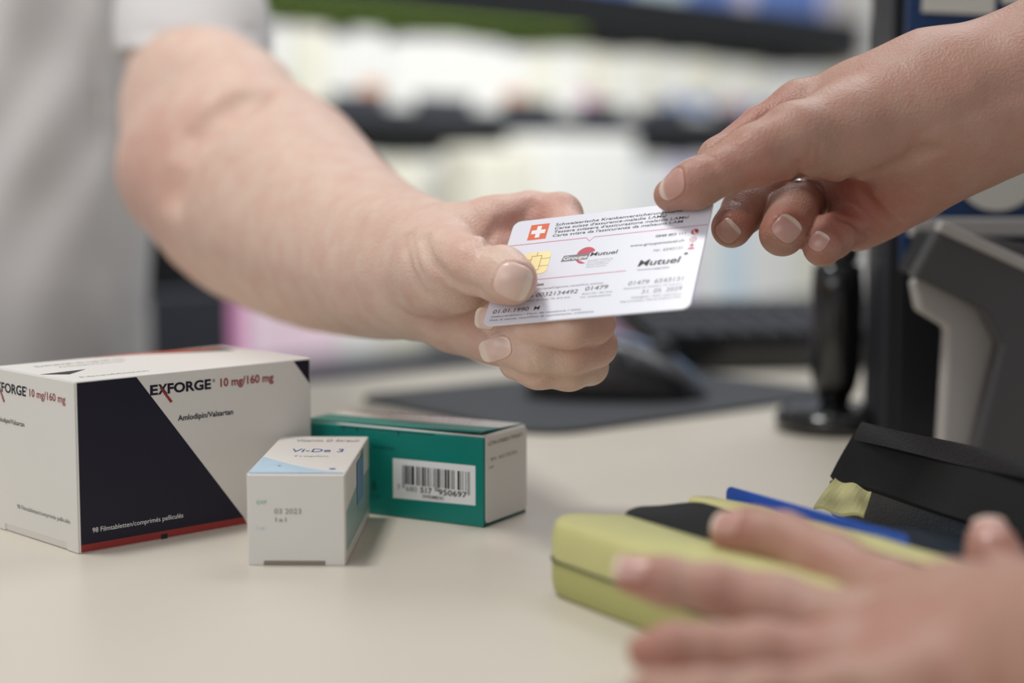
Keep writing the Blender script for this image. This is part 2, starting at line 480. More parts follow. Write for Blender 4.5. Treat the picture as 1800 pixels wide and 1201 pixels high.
# ------------------------------------------------------------------ the room
def struct(name, bm, m, **kw):
    o = bm_build(name, bm, m, None, local=False, **kw); o['kind'] = 'structure'; return o
struct('floor', bm_box((-3500, -1500, -ZC - 40), (4500, 6500, -ZC)), M['floor'])
A_ = np.array([-390., 2600.]); T_ = np.array([.64, .77]) / math.hypot(.64, .77); N_ = np.array([T_[1], -T_[0]])
def sw(s, out, z):             # along the shelf wall, out towards the counter
    p = A_ + T_ * s + N_ * out; return (p[0], p[1], z)
def wallbox(s0, s1, o0, o1, z0, z1, bev=0):
    bm = bm_box((s0, o0, z0), (s1, o1, z1), bev, 1)    # z above the counter top
    for v in bm.verts: v.co = Vector(sw(*v.co))
    bmesh.ops.recalc_face_normals(bm, faces=bm.faces[:])
    return bm
struct('wall_back', wallbox(-1800, 3600, -420, -320, -ZC, 1650), M['wall'])

# counter: a worktop whose far edge runs parallel to the shelf wall
cut = [(-700, 150), (900, 150), (900, 1950), (0, 1258), (-134, 1155), (-307, 1022), (-700, 720)]
ct = thing('sales_counter', (100, 700, -ZC), 0, 'cream laminate pharmacy counter that carries the cartons and the wallet', 'counter')
bm_build('worktop', prism_bm(cut, -38, 0, 'z', 2.0, 2), M['counter'], ct, local=False)
bm_build('base_cabinet', prism_bm([(-660, 190), (860, 190), (860, 1860), (0, 1200), (-320, 955), (-660, 690)], -ZC, -38, 'z'), M['cabinet'], ct, local=False)

# ------------------------------------------------------------------ shelf wall
sh = thing('pharmacy_shelving', sw(900, -160, -ZC), 0, 'long black shelving unit behind the pharmacist, filled with packages', 'shelving')
for z0, z1, nm in ((451, 473, 'shelf_board'), (213, 235, 'shelf_board'), (-179, -157, 'shelf_board'), (-520, -498, 'shelf_board'), (711, 733, 'shelf_board')):
    bm_build(nm, wallbox(-1500, 1880, -310, 0, z0, z1), M['shelfblack'], sh, local=False)
for z0, z1, m_ in ((389, 469, 'shelfblack'), (218, 258, 'shelfgrey'), (181, 218, 'shelfblack'), (-199, -156, 'shelfgrey')):  # black strip below the grey rail stands in for its shadow
    bm_build('rail_and_shade_strip', wallbox(-1500, 1880, 0, 12, z0, z1, 1), M[m_], sh, local=False)
bm_build('back_panel', wallbox(-1500, 1880, -318, -308, -ZC, 790), M['wall'], sh, local=False)
bm_build('price_strip', wallbox(-300, 800, 12, 17, 380, 388), M['green'], sh, local=False)
for s0 in (-1520, 1882):
    bm_build('upright', wallbox(s0, s0 + 22, -318, 14, -ZC, 790), M['carton'], sh, local=False)
tr = struct('trim_1', wallbox(1922, 1968, -300, 20, -ZC, 1600), M['white'])

PROD = {}
def pm(key, col):
    if key not in PROD: PROD[key] = mat('package_' + key, col, .5, var=.05, vscale=25)
    return PROD[key]
pal = {'white': srgb(236, 236, 232), 'cream': srgb(232, 230, 214), 'pale_blue': srgb(206, 224, 236), 'pale_pink': srgb(238, 214, 226),
       'pink': srgb(226, 150, 196), 'yellow': srgb(238, 200, 70), 'blue': srgb(110, 140, 210), 'green': srgb(190, 206, 120), 'orange': srgb(232, 170, 130), 'lilac': srgb(214, 208, 232)}
def package(s, w, z, h, out, key, band=None, label=None, group=None, depth=70, gap=0):
    t = thing('medicine_package', sw(s + w / 2, out - depth / 2, z), math.atan2(T_[1], T_[0]), label, 'package', group)
    boxp('carton', (-w / 2, -depth / 2, 0), (w / 2, depth / 2, h), pm(key, pal[key]), t, 1.5, 1)
    if band:
        P = Print((-w / 2, -depth / 2, 0), (1, 0, 0), (0, 0, 1), .3)
        P.rect(w * .08, h * .1, w * .92, h * .34, pm(band, pal[band])); P.done('printed_band', t)
    return t
rr = random.Random(3)
s = -330
bands = {5: 'green', 8: 'orange', 13: 'orange', 16: 'pink', 20: 'blue', 21: 'blue', 23: 'pink', 24: 'blue'}
i = 0
while s < 1790:
    w = rr.uniform(52, 84); h = rr.uniform(108, 122); b = bands.get(i)
    lab = 'white medicine package on the shelf row at the top of the photo'
    g = 'white packages on the upper shelf row'
    if b: lab = 'white package with a %s band at its foot on the upper shelf row' % b; g = 'white packages with a %s band on the upper shelf row' % b
    package(s, w, 235, h, 8 if i % 3 else 14, rr.choice(['white', 'white', 'cream']), b, lab, g)
    s += w + 3; i += 1
s = 560; i = 0
while s < 1770:
    w = rr.uniform(60, 100)
    package(s, w, 473, rr.uniform(100, 150), -6, rr.choice(['blue', 'lilac', 'blue', 'pale_blue']), None,
            'bluish package on the topmost shelf under the photo edge', 'bluish packages on the topmost shelf')
    s += w + 4; i += 1
# lower, taller row
s = -420; i = 0
seqc = ['pale_pink', 'pink', 'pale_pink', 'pale_pink', 'pink', 'pale_pink', 'pale_pink', 'white', 'cream', 'white', 'white', 'pale_pink', 'yellow', 'white', 'pale_blue', 'pale_blue', 'white', 'lilac', 'white', 'pale_blue', 'white', 'white', 'cream', 'white', 'white', 'white', 'white', 'white', 'white', 'white', 'white']
names = {'pale_pink': 'pale pink', 'pale_blue': 'pale blue'}
while s < 1760 and i < len(seqc):
    k = seqc[i]; w = 44 if k in ('yellow', 'pink') else rr.uniform(80, 112)
    h = rr.uniform(306, 318)
    if k in ('pink',): h = 290
    package(s, w, -157, h, 10, k, None, '%s tall package standing on the lower shelf row behind the hands' % names.get(k, k), '%s tall packages on the lower shelf row' % names.get(k, k), depth=110)
    s += w + 3; i += 1
# pack standing proud of the shelf edge
pp = thing('medicine_package', sw(505, 95, -157), math.atan2(T_[1], T_[0]), 'largest white package, standing in front of the dark shelf rail above the gripping hand', 'package')
boxp('carton', (20, -45, 0), (300, 45, 350), pm('white', pal['white']), pp, 12, 3)
pp = thing('medicine_package', sw(505, 95, -157), math.atan2(T_[1], T_[0]), 'smaller white package left of the largest one, in front of the dark shelf rail', 'package')
boxp('carton', (-150, -45, 0), (10, 45, 328), pm('cream', pal['cream']), pp, 16, 3)
stp = thing('display_plinth', sw(400, 90, -ZC), math.atan2(T_[1], T_[0]), 'grey plinth along the foot of the shelving', 'plinth')
boxp('panel', (-1200, -70, 0), (1600, 80, 767), M['cabinet'], stp, 3, 1)
boxp('top_board', (-1210, -76, 767), (1610, 86, 793), M['shelfgrey'], stp, 3, 1)

# dark equipment cabinet between the pharmacist and the pink packages
ec = thing('equipment_cabinet', (-470, 1900, -ZC), math.atan2(T_[1], T_[0]) - .15, 'black and dark grey equipment cabinet behind the pharmacist arm', 'cabinet')
boxp('body', (-330, -120, 0), (105, 180, 1050), M['shelfblack'], ec, 8, 2)
boxp('door', (-320, -132, 700), (100, -120, 960), M['shelfgrey'], ec, 3, 1)
boxp('top_shelf', (-332, -124, 1050), (108, 182, 1075), M['shelfgrey'], ec, 3, 1)
bt = thing('bottle', at(212, 610, 1640), 0, 'white bottle beside the pharmacist hip', 'bottle')
bt.location.z = (ZC - 30) / 1000
V, F = lathe([(0.1, -60), (26, -58), (28, -50), (28, 36), (24, 50), (11, 60), (11, 66)], 32); build('bottle_body', V, F, M['carton'], bt, smooth=True, local=True)
V, F = lathe([(12, 64), (13, 66), (13, 82), (11, 84)], 32); build('cap', V, F, M['lightteal'], bt, smooth=True, local=True)
bs = thing('bottle_stand', (bt.location.x * 1000, bt.location.y * 1000, -ZC), 0, 'slim grey stand under the white bottle', 'stand')
boxp('post', (-30, -30, 0), (30, 30, ZC - 91), M['cabinet'], bs, 2, 1)
boxp('top_plate', (-40, -40, ZC - 91), (40, 40, ZC - 88.5), M['cabinet'], bs, .8, 1)

# ------------------------------------------------------------------ things on the back of the counter
def g2(px, py): return ground(px, py)
# mouse pad
mu = np.array([.77, .64]); mv = np.array([-.64, .77]); mo = np.array([18., 918.])
pts = [tuple(mo + mu * a + mv * b) for a, b in rrect(0, 0, 258, 190, 26, 8)]
mp = bm_build('mouse_pad', prism_bm(pts, 0.05, 3.2, 'z', .8, 2), M['rubber'], None, local=False)
tag(mp, 'dark grey mouse pad with rounded corners lying under the computer mouse', 'mouse pad')

# mouse
ms = thing('computer_mouse', (66, 1065, 3.3), -.12, 'black computer mouse on the grey mouse pad', 'computer mouse')
def mouse_pt(u, v):
    """u along -1..1, v across 0..pi"""
    L_ = 57; w = 31 * (1 - abs(u) ** 3.2) ** .45 * (1 + .04 * u); hgt = 37 * (1 - abs(u + .05) ** 2.4) ** .55 if abs(u + .05) < 1 else 0
    hgt = max(hgt * (1 - .28 * max(u, 0)), 2)
    c = math.cos(v); s_ = math.sin(v)
    return (u * L_, w * math.copysign(abs(c) ** .75, c), hgt * abs(s_) ** .8)
def mouse_patch(name, u0, u1, v0, v1, m, lift=0, nu=22, nv=18, par=None):
    V = []; F = []
    for k, off in ((0, lift), (1, lift - 1.2)):
        for i in range(nu + 1):
            for j in range(nv + 1):
                u = u0 + (u1 - u0) * i / nu; v = v0 + (v1 - v0) * j / nv
                p = mouse_pt(u, v); c = (p[0] * .9, 0, 6); d = np.array(p) - c; d = d / (np.linalg.norm(d) + 1e-6); V.append(np.array(p) + d * off + (0, 0, 0 if k == 0 else 0))
    V = [(x, y, max(z, .2)) for x, y, z in V]
    N = (nu + 1) * (nv + 1)
    for i in range(nu):
        for j in range(nv):
            a = i * (nv + 1) + j; F.append([a, a + 1, a + nv + 2, a + nv + 1]); F.append([N + a, N + a + nv + 1, N + a + nv + 2, N + a + 1])
    R = [j for j in range(nv + 1)] + [i * (nv + 1) + nv for i in range(1, nu + 1)] + [nu * (nv + 1) + j for j in range(nv - 1, -1, -1)] + [i * (nv + 1) for i in range(nu - 1, 0, -1)]
    for q in range(len(R)):
        a, d = R[q], R[(q + 1) % len(R)]; F.append([a, N + a, N + d, d])
    return build(name, V, F, m, par, smooth=True, local=True)
mouse_patch('shell', -.999, .999, 0, math.pi, M['blackplastic'], 0, 40, 36, ms)
mouse_patch('left_button', .15, .96, 1.75, 2.6, M['darkplastic'], .8, 18, 10, ms)
mouse_patch('right_button', .15, .96, .4, .98, M['darkplastic'], .8, 18, 10, ms)
mouse_patch('highlight_strip', -.45, .985, 1.0, 1.62, M['bluehighlight'], 1.4, 24, 6, ms)  # bluish highlight along the top, painted as a lighter strip
V, F = lathe([(6, -3.5), (9, -2.5), (9, 2.5), (6, 3.5)], 24)
V = [(x + 28, z, y + 27) for x, y, z in V]; build('scroll_wheel', V, F, M['darkplastic'], ms, smooth=True, local=True)

# keyboard
kb = thing('keyboard', (95, 1195, 0), .16, 'black keyboard behind the mouse on the counter', 'keyboard')
V, F = prism([(0, 2), (0, 20), (140, 36), (140, 2)], 0, 330, 'x'); V = [(x, y, z) for x, y, z in V]
bm = bmesh.new(); vs = [bm.verts.new(v) for v in V]
for f in F: bm.faces.new([vs[k] for k in f])
bmesh.ops.recalc_face_normals(bm, faces=bm.faces[:]); bmesh.ops.bevel(bm, geom=bm.edges[:], offset=2, segments=2, affect='EDGES')
bm_build('case', bm, M['glossblack'], kb)
first = None
for r in range(6):
    for c in range(16):
        y = 12 + r * 20.5; z = 20 + (y) * 16 / 140; x = 10 + c * 19.6
        if first is None:
            bm = bm_box((0, 0, 0), (17, 16.5, 7), 1.6, 2); first = bm_build('key', bm, M['postgrey'], kb); o = first
        else: o = first.copy(); COL.objects.link(o); o.parent = kb
        o.location = (x / 1000, y / 1000, z / 1000); o.rotation_euler = (math.atan2(16, 140), 0, 0)

# small glossy stand with a round foot
sd = thing('desk_stand', (181, 948, 0), 0, 'glossy black stand with a round foot left of the dark post', 'stand')
V, F = lathe([(10, 0), (31, 0), (33, 2), (33, 8), (30, 12), (22, 14), (10, 15)], 56); build('round_foot', V, F, M['glossblack'], sd, smooth=True, local=True)
V, F = lathe([(8, 14), (9, 18), (12, 24), (14, 34), (14.5, 80), (13.5, 92), (9, 94)], 48); build('stem', V, F, M['glossblack'], sd, smooth=True, local=True)
V, F = lathe([(9, 94), (11.5, 94.5), (12, 97), (12, 108), (10, 110)], 48); build('collar', V, F, M['darkplastic'], sd, smooth=True, local=True)
V, F = lathe([(9, 110), (10, 111), (10, 150), (8, 152)], 48); build('neck', V, F, M['blackplastic'], sd, smooth=True, local=True)

# dark post
po = thing('display_post', (218, 925, 0), 0, 'tall near-black post rising from the counter behind the reaching hand', 'post')
boxp('post_body', (-16, -28, 0), (23, 28, 420), M['post'], po, 3, 3)
boxp('lit_side_face', (-20.5, -27, 1), (-16.2, 27, 420), M['postgrey'], po, 1, 2)  # left face of the post, its light put into a lighter grey
boxp('foot_plate', (-22, -30, 0), (24, 30, 3), M['blackplastic'], po, 1, 2)
# blue brochure board hung on the post
bb = thing('brochure_board', (232, 868, 78), 0, 'dark blue board holding paper brochures above the grey device', 'display board')
boxp('panel', (-34, 0, 18), (140, 5, 320), M['boardblue'], bb, 1, 2)
def brochure(lab, x, z, w, h, dy, lines, red=False, tilt=0, rnd=False):
    t = thing('brochure', (232 + x, 867 - dy, 78 + z), 0, lab, 'brochure')
    t.rotation_euler = (0, tilt, 0)
    if rnd:
        P_ = [(w / 2 + w / 2 * math.cos(a), w / 2 * .8 + w / 2 * .8 * math.sin(a)) for a in [math.pi + math.pi * k_ / 16 for k_ in range(17)]] + [(w, h), (0, h)]
        bm_build('sheet', prism_bm(P_, -2.4, 0, 'y'), M['paper'], t)
    else: boxp('sheet', (0, -2.4, 0), (w, 0, h), M['paper'], t, .3, 1)
    if lines:
        P = Print((0, -2.4, 0), (1, 0, 0), (0, 0, 1), .1)
        for (tx, a, b, hh, ww, mm) in lines: P.text(tx, a, b, hh, M[mm], ww)
        P.done('printed_text', t)
    return t
brochure('white brochure with blue heading, leftmost on the blue board', -27, 146, 36, 120, 0, [('Gesundheit', 10, 46, 4.4, 24, 'blue'), ('Prämien', 10, 38, 3.6, 18, 'blue'), ('Beratung', 10, 26, 3, 16, 'grey'), ('Service', 10, 19, 3, 14, 'grey'), ('Info', 10, 12, 3, 7, 'grey')], tilt=.04)
brochure('white brochure with red heading, right of the blue-headed one', 12, 150, 44, 120, 3, [('Aktuell', 8, 50, 4.5, 24, 'redtext')], tilt=.02)
brochure('off-white round-ended leaflet low on the blue board under the wrist', -6, 47, 38, 70, 0, None, rnd=True)

# grey counter device on the right
dv = thing('receipt_device', (232, 800, 0), 0, 'large dark grey counter device with a light grey flank at the right edge', 'counter device')
def PX(px, py, d):             # x,z of a photo point at distance d, relative to the device
    p = at(px, py, d); return (p[0] - 232, p[2])
prof = [PX(*q, 806) for q in ((1640, 398), (1594, 484), (1716, 544), (1745, 602), (1690, 795))]
prof = [prof[0], prof[1], prof[2], prof[3], (prof[4][0], 0.5), (150, 0.5), (150, PX(1900, 512, 806)[1] - 4)]
bm_build('dark_shell', prism_bm(prof, -8, 8, 'y', 2, 2), M['devdark'], dv)
lp = [PX(*q, 824) for q in ((1646, 402), (1596, 492), (1606, 544), (1656, 574), (1642, 790))]
lp = [(lp[1][0] + 14, lp[1][1] + 4), lp[1], lp[2], lp[3], (lp[4][0], .5), (146, .5), (146, lp[1][1] - 40)]
bm_build('light_body', prism_bm(lp, 13, 26, 'y', 2, 2), M['devlight'], dv)
bm_build('rear_body', prism_bm([(prof[0][0] + 3, prof[0][1] - 3), (prof[1][0] + 5, prof[1][1]), (prof[2][0] + 14, prof[2][1] - 6), (prof[4][0] + 16, .5), (146, .5), (146, prof[6][1] - 4)], 26.5, 52, 'y', 2, 2), M['shelfblack'], dv)
bm_build('gap_seal', prism_bm([(a + 4, b - 1 if b > 5 else b) for a, b in prof], 7, 14, 'y'), M['black'], dv)
p0 = PX(1640, 394, 806); p1 = PX(1800, 466, 806)
dz = (p1[1] - p0[1]) / (p1[0] - p0[0])
rim = [(p0[0] - 1, p0[1] - 3), (p0[0] + 1, p0[1] + 2), (148, p0[1] + 2 + dz * (148 - p0[0])), (148, p0[1] - 4 + dz * (148 - p0[0]))]
bm_build('light_rim', prism_bm(rim, -9, 2, 'y', .8, 2), M['devlight'], dv)
bm_build('back_rim', prism_bm([(p0[0] + 1, p0[1] - 8), (p0[0] + 1, p0[1] + 1), (148, p0[1] + 1), (148, p0[1] - 8)], 52, 62, 'y', .8, 2), M['devlight'], dv)
bm_build('paper_bay', prism_bm([(p0[0] + 16, p0[1] - 10), (p0[0] + 16, p0[1] - 1), (148, p0[1] - 1), (148, p0[1] - 34)], 60.5, 64, 'y', .8, 2), M['shelfblack'], dv)
# ------------------------------------------------------------------ cartons
def notch_front(t, w, h, y, th, m, n0, n1, nd, name='end_flap', bev=.0):
    P_ = [(0.4, 0), (w * n0, 0), (w * n0, nd), (w * n1, nd), (w * n1, 0), (w - .4, 0), (w - .4, h - .4), (.4, h - .4)]
    return bm_build(name, prism_bm(P_, y - th, y, 'y', .25, 1), m, t)

# big carton: origin at its near vertical edge, x along the right-hand face, y along the left-hand face
exo = ground(139, 975); ex_dir = math.atan2(.694, .72)
ex = thing('medicine_carton', exo, ex_dir, 'largest medicine carton, white with a navy slanted panel and a red stripe', 'medicine box')
EW, ED, EH = 112, 66, 67
boxp('carton_body', (.6, 0, 0), (EW, ED, EH), M['carton'], ex, .7, 3)
# left-hand face (at x=0) with a notched flap
P_ = [(0.5, 0.2), (9, 0.2), (9, 3.0), (ED - 7, 3.0), (ED - 7, 0.2), (ED - .4, 0.2), (ED - .4, EH - .5), (.5, EH - .5)]
bm_build('end_flap', prism_bm(P_, 0, .7, 'x', .2, 1), M['carton'], ex)
P = Print((0, 0, 0), (1, 0, 0), (0, 0, 1))
P.poly([(.9, 3.4), (76.3, 3.4), (27, EH - .7), (.9, EH - .7)], M['navy'])
P.poly([(.9, .5), (77.8, .5), (76.3, 3.4), (.9, 3.4)], M['red'])
P.poly([(103, EH - .7), (EW - .7, 56), (EW - .7, EH - .7)], M['navy'])
P.text('E', 33, 58.6, 3.8, M['navy'], 3.6, .035); P.text('X', 36.6, 58.6, 3.8, M['navy'], 4.4, .035)
P.text('FORGE', 41, 58.6, 3.8, M['navy'], 20.5, .035); P.text('®', 62.2, 61, 1.3, M['navy'])
P.poly([(37.3, 61), (38.3, 61.2), (43.2, 55.2), (42.2, 54.6)], M['red'], 2)
P.text('10 mg/160 mg', 66, 58.9, 3.3, M['redtext'], 26.5, .025)
P.text('Amlodipin/Valsartan', 45.5, 47, 2.2, M['black'], 26.5, .02)
P.text('98 Filmtabletten/comprimés pelliculés', 6, 7.6, 1.9, M['white'], 41)
P.rect(36.5, .3, 39.5, 2.2, M['black'], 1)
P.done('printed_front', ex)
P = Print((0, ED, 0), (0, -1, 0), (0, 0, 1))
P.text('EXFORGE', ED - 66, 57.5, 3.8, M['navy'], 28, .02); P.poly([(5, 60), (6, 60), (10.5, 53.6), (9.4, 53.2)], M['red'], 2)
P.text('®', ED - 38, 60, 1.2, M['navy'])
P.text('10 mg/160 mg', ED - 35, 57.8, 3.1, M['redtext'], 28, .008); P.text('Amlodipin/Valsartan', ED - 64, 45, 2, M['black'], 24)
P.text('98 Filmtabletten/comprimés pelliculés', ED - 48, 11, 1.7, M['grey'], 42)
P.done('printed_side', ex)
P = Print((0, 0, EH), (1, 0, 0), (0, 1, 0))
P.poly([(0.8, 28), (9.5, 20.5), (0.8 + 22, 31)], M['navy'])
P.poly([(60, 64), (88, 52), (106, 46), (108, 62), (84, 65)], M['navy']); P.poly([(40, 65), (62, 62), (86, 57), (106, 57), (106, 60), (86, 62), (62, 65)], M['orange'], 1)
P.text('EXFORGE 10 mg/160 mg', 12, 50, 4.2, M['palegrey'], 40); P.text('Amlodipin/Valsartan', 18, 43, 3, M['palegrey'], 30)
P.text('Filmtabletten', 8, 8, 3, M['palegrey'], 30)
P.done('printed_top', ex)

# small white carton
vo = ground(435, 994); 
vi = thing('medicine_carton', vo, -.018, 'smallest carton, white with a pale blue wave on its lid', 'medicine box')
VW, VD, VH = 37, 86, 34.8
boxp('carton_body', (0, .7, 0), (VW, VD, VH), M['carton'], vi, .7, 3)
notch_front(vi, VW, VH, .7, .7, M['carton'], .17, .79, 1.7)
bm_build('flap_recess', prism_bm([(VW * .17, .1), (VW * .79, .1), (VW * .79, 1.7), (VW * .17, 1.7)], .55, .72, 'y'), M['carton_in'], vi)
P = Print((0, 0, 0), (1, 0, 0), (0, 0, 1))
P.text('EXP', 4, 23.2, 1.5, M['lightteal'], 3.6); P.text('Lot', 3.6, 13.5, 1.5, M['skyblue'], 3.2)
P.text('03 2023', 10.4, 19.6, 2.0, M['grey'], 10); P.text('1a1', 10.8, 16.6, 1.7, M['grey'], 4)
P.done('printed_front', vi)
P = Print((0, 0, VH), (1, 0, 0), (0, 1, 0))
wave = [(.7, .9)] + [(VW - .9, .9)] + [(VW - .9 - (VW - 1.6) * k_ / 14, 3 + 33 * (k_ / 14) ** 1.5 ) for k_ in range(15)]
P.poly(wave, M['skyblue'])
P.poly([(.7, .9), (VW * .8, .9), (VW * .45, 8), (.7, 15)], M['lightteal'] if False else M['skyblue'], 1)
P.text('Vi-De 3', 9.5, 47, 7.5, M['blue'], 21); P.text('Vitamin D Streuli', 8, 72, 5.5, M['grey'], 26); P.text('Tropfen', 12, 36, 3, M['palegrey'], 14)
P.disc(31, 10, 1.3, M['blue'], 1); P.disc(10, 16, .7, M['steelblue'], 1)
P.done('printed_top', vi)
P = Print((VW, 0, 0), (0, 1, 0), (0, 0, 1))
P.poly([(2, 5), (VD - 2, 5), (VD - 2, 22), (64, 22), (64, 34), (54, 34), (44, 24), (2, 20)], M['greenblue'])
P.done('printed_side', vi)
P = Print((VW, 0, 0), (0, 1, 0), (0, 0, 1), .12); P.rect(38, 15, 60, 32, M['steelblue'], 1); P.done('blue_patch', vi)

# teal carton: origin at its near right edge, -x along the teal face, y along the white end
to = ground(852, 928)
tl = thing('medicine_carton', to, math.atan2(-18, 32), 'teal carton with a white barcode label, behind the smallest carton', 'medicine box')
TW, TD, TH = 92, 36.5, 38
boxp('carton_body', (-TW, 0, 0), (-.8, TD, TH), M['carton'], tl, .6, 2)
# teal wrapping panel, its upper flap slightly bowed out
nV = 24; V = []; F = []
for k_ in range(nV + 1):
    a = k_ / nV; x = -TW + a * (TW - .2); bow = .0
    for yy, zz in ((-.1, .3), (-.5, .4), (-.5, TH - 1.2), (-.1, TH - .4)): V.append((x, yy, zz))
for k_ in range(nV):
    for j in range(3): b0 = k_ * 4 + j; F.append([b0, b0 + 4, b0 + 5, b0 + 1])
    F.append([k_ * 4 + 3, k_ * 4 + 7, k_ * 4 + 4, k_ * 4])
build('teal_panel', V, F, M['teal'], tl, local=True)
# lid flap lifting at its edge
V = []; F = []
for k_ in range(nV + 1):
    a = k_ / nV; x = -TW + 3 + a * (TW - 5); lift = .6 + .9 * a ** 2
    yf = 1.6 if a > .2 else .3
    for yy, zz in ((yf - .4, TH + lift * .8), (yf, TH + lift + .35), (TD * .45, TH + lift * .5 + .5), (TD - .2, TH + .4), (TD - .2, TH), (TD * .45, TH + lift * .5)): V.append((x, yy, zz))
for k_ in range(nV):
    for j in range(6): b0 = k_ * 6; F.append([b0 + j, b0 + (j + 1) % 6, b0 + 6 + (j + 1) % 6, b0 + 6 + j])
F.append([0, 1, 2, 3, 4, 5]); F.append([nV * 6 + 5 - j for j in range(6)])
lid = build('lid_flap', V, F, [M['carton'], M['teal']], tl, local=True)
for p in lid.data.polygons:
    c = p.center * 1000
    if c.y < TD * .5 and c.z > TH + .3: p.material_index = 1 if c.x < -12 + 0 * c.y else 1
P_ = [(1.2, 2.0), (TD - .5, 1.2), (TD - .5, TH - .6), (1.0, TH - .6)]
bm_build('end_flap', prism_bm(rrect(1.0, 1.4, TD - .4, TH - .5, 2.2, 5), -.8, -.1, 'x', .15, 1), M['carton'], tl)
bm_build('side_edge', prism_bm([(0, .2), (1.0, .2), (1.0, TH - 1), (0, TH - 1)], -.8, -.3, 'x'), M['teal'], tl)
bm_build('foot_edge', prism_bm([(0, .1), (TD - 1, .1), (TD - 1, 1.3), (0, 1.3)], -.8, -.3, 'x'), M['tealdark'], tl)
P = Print((-TW, -.5, 0), (1, 0, 0), (0, 0, 1))
def tx(px): # x in the teal face of a photo column
    k = (px - 900) / FPX; e = np.array([32., -18.]) / math.hypot(32, 18)
    s_ = (k * to[1] - to[0]) / (e[0] - k * e[1]); return TW + s_
x0, x1 = tx(689), tx(836)
zl = lambda py, px: (lambda q: EYE - (py - 280) * q / FPX)(to[1] - 18 / math.hypot(32, 18) * (tx(px) - TW))
P.poly([(x0, zl(881, 689)), (x1, zl(895, 836)), (x1, zl(823, 836)), (x0, zl(809, 689))], M['white'])
zt, zb = zl(822, 710), zl(856, 710) 
pat = '101 0111011 0101111 0001101 0100111 0110011 0010001 01010 1110100 1001110 1110010 1010000 1110100 1000100 101'.split()
bits = ''.join(pat); bx0, bx1 = tx(706), tx(826); dw = (bx1 - bx0) / len(bits)
for k_, b_ in enumerate(bits):
    if b_ == '1':
        guard = k_ < 3 or k_ > len(bits) - 4 or abs(k_ - len(bits) / 2) < 3
        P.rect(bx0 + k_ * dw, zb - (1.7 if guard else 0), bx0 + (k_ + .92) * dw, zt, M['black'], 1)
P.text('7', tx(697), zb - 2.6, 2.2, M['grey'], 1.3, lay=2); P.text('680', tx(712), zb - 2.8, 2.2, M['grey'], 5.6, lay=2); P.text('517', tx(738), zb - 2.8, 2.3, M['black'], 5.7, .02, lay=2)
P.text('950697', tx(770), zb - 2.8, 2.3, M['black'], tx(821) - tx(770), .015, lay=2); P.text('SWISSMEDIC', tx(742), zb - 4.9, 1.3, M['black'], 10.5, .01, lay=2)
P.text('Filmtabletten', tx(651), zl(792, 665), 1.8, M['tealdark'], 12); P.text('B', tx(652), zl(866, 655), 3.6, M['tealdark'], 2, .02); P.text('Swissmedic', tx(648), zl(880, 660), 1.1, M['tealdark'], 5)
for a in (22, 29, 50): P.rect(a, TH - 2.6, a + .6, TH - 1.0, M['black'])
P.rect(20, TH - 1.3, TW - 24, TH - .9, M['black'])
P.done('printed_front', tl)
P = Print((-.1, 0, 0), (0, 1, 0), (0, 0, 1))
P.text('GTIN 07680517950697', 3.2, 33.6, 1.7, M['grey'], 29); P.text('SN  62175724', 5, 27, 1.4, M['grey'], 22); P.text('Lot', 4, 24, 1.3, M['grey'], 3.4)
P.done('printed_end', tl)
P = Print((-TW, 0, TH + 1.45), (1, 0, 0), (0, 1, -.03), .3)
for k_, (m_, t_) in enumerate((('pink', 'Filmtabletten'), ('palegrey', 'Comprimés pelliculés'), ('pink', 'Wirkstoff'))): P.text(t_, 24, 18 + 5.4 * k_, 3, M[m_], 50)
P.done('printed_top', tl)

# ------------------------------------------------------------------ the insurance card
CQ = np.array([[1.147, 689.5, -25.09], [77.10, 651.79, -15.51], [64.49, 615.93, -53.68], [-11.40, 654.51, -64.52]]) + (0, 0, EYE)
cc = CQ.mean(0); cu = (CQ[1] - CQ[0]) + (CQ[2] - CQ[3]); cu /= np.linalg.norm(cu)
cv = (CQ[0] - CQ[3]) + (CQ[1] - CQ[2]); cv -= cu * (cv @ cu); cv /= np.linalg.norm(cv); cn = np.cross(cu, cv)   # cn faces the camera side
CW, CH_ = 85.6, 54.0
co = cc - cu * CW / 2 - cv * CH_ / 2
Rm = Matrix((cu, cv, cn)).transposed()
cd = thing('insurance_card', co, 0, 'white plastic health insurance card with a chip, held between two hands', 'card')
cd.rotation_euler = Rm.to_euler()
def card_d(px, py):
    w = ray(px, py); o = np.array([0, 0, EYE]); t = ((co - o) @ cn) / (w @ cn); return t
bm_build('card_body', prism_bm(rrect(0, 0, CW, CH_, 3.3, 8), -.4, .4, 'z', .12, 1), M['card'], cd)
P = Print((0, 0, .4), (1, 0, 0), (0, 1, 0), .03)
Y = lambda b: CH_ - b
P.rect(8.5, Y(11.2), 16.7, Y(3.0), M['orange'])
P.rect(11.6, Y(10.2), 13.6, Y(4.0), M['white'], 1); P.rect(9.5, Y(8.1), 15.7, Y(6.1), M['white'], 1.5)
for k_, (t_, w_) in enumerate((('Schweizerische Krankenversicherungskarte', 54), ("Carte suisse d'assurance-maladie LAMal", 47.5), ("Tessera svizzera d'assicurazione malattie LAMal", 57), ("Carta svizra da l'assicuranza da malsauns LAM", 55))):
    P.text(t_, 19.6, Y(4.9 + 1.95 * k_), 1.35, M['black'], w_, .008, shear=.12)
def hl(a0, a1, b, m=M['pink'], th=.32): P.rect(a0, Y(b + th / 2), a1, Y(b - th / 2), m)
hl(.3, 35, 13.2); hl(38.4, CW - .3, 13.2)
P.poly([(35, Y(13.04)), (36.7, Y(14.9)), (38.4, Y(13.04)), (38.4, Y(13.4)), (36.7, Y(15.3)), (35, Y(13.4))], M['pink'])
hl(12, 56, 32.6)
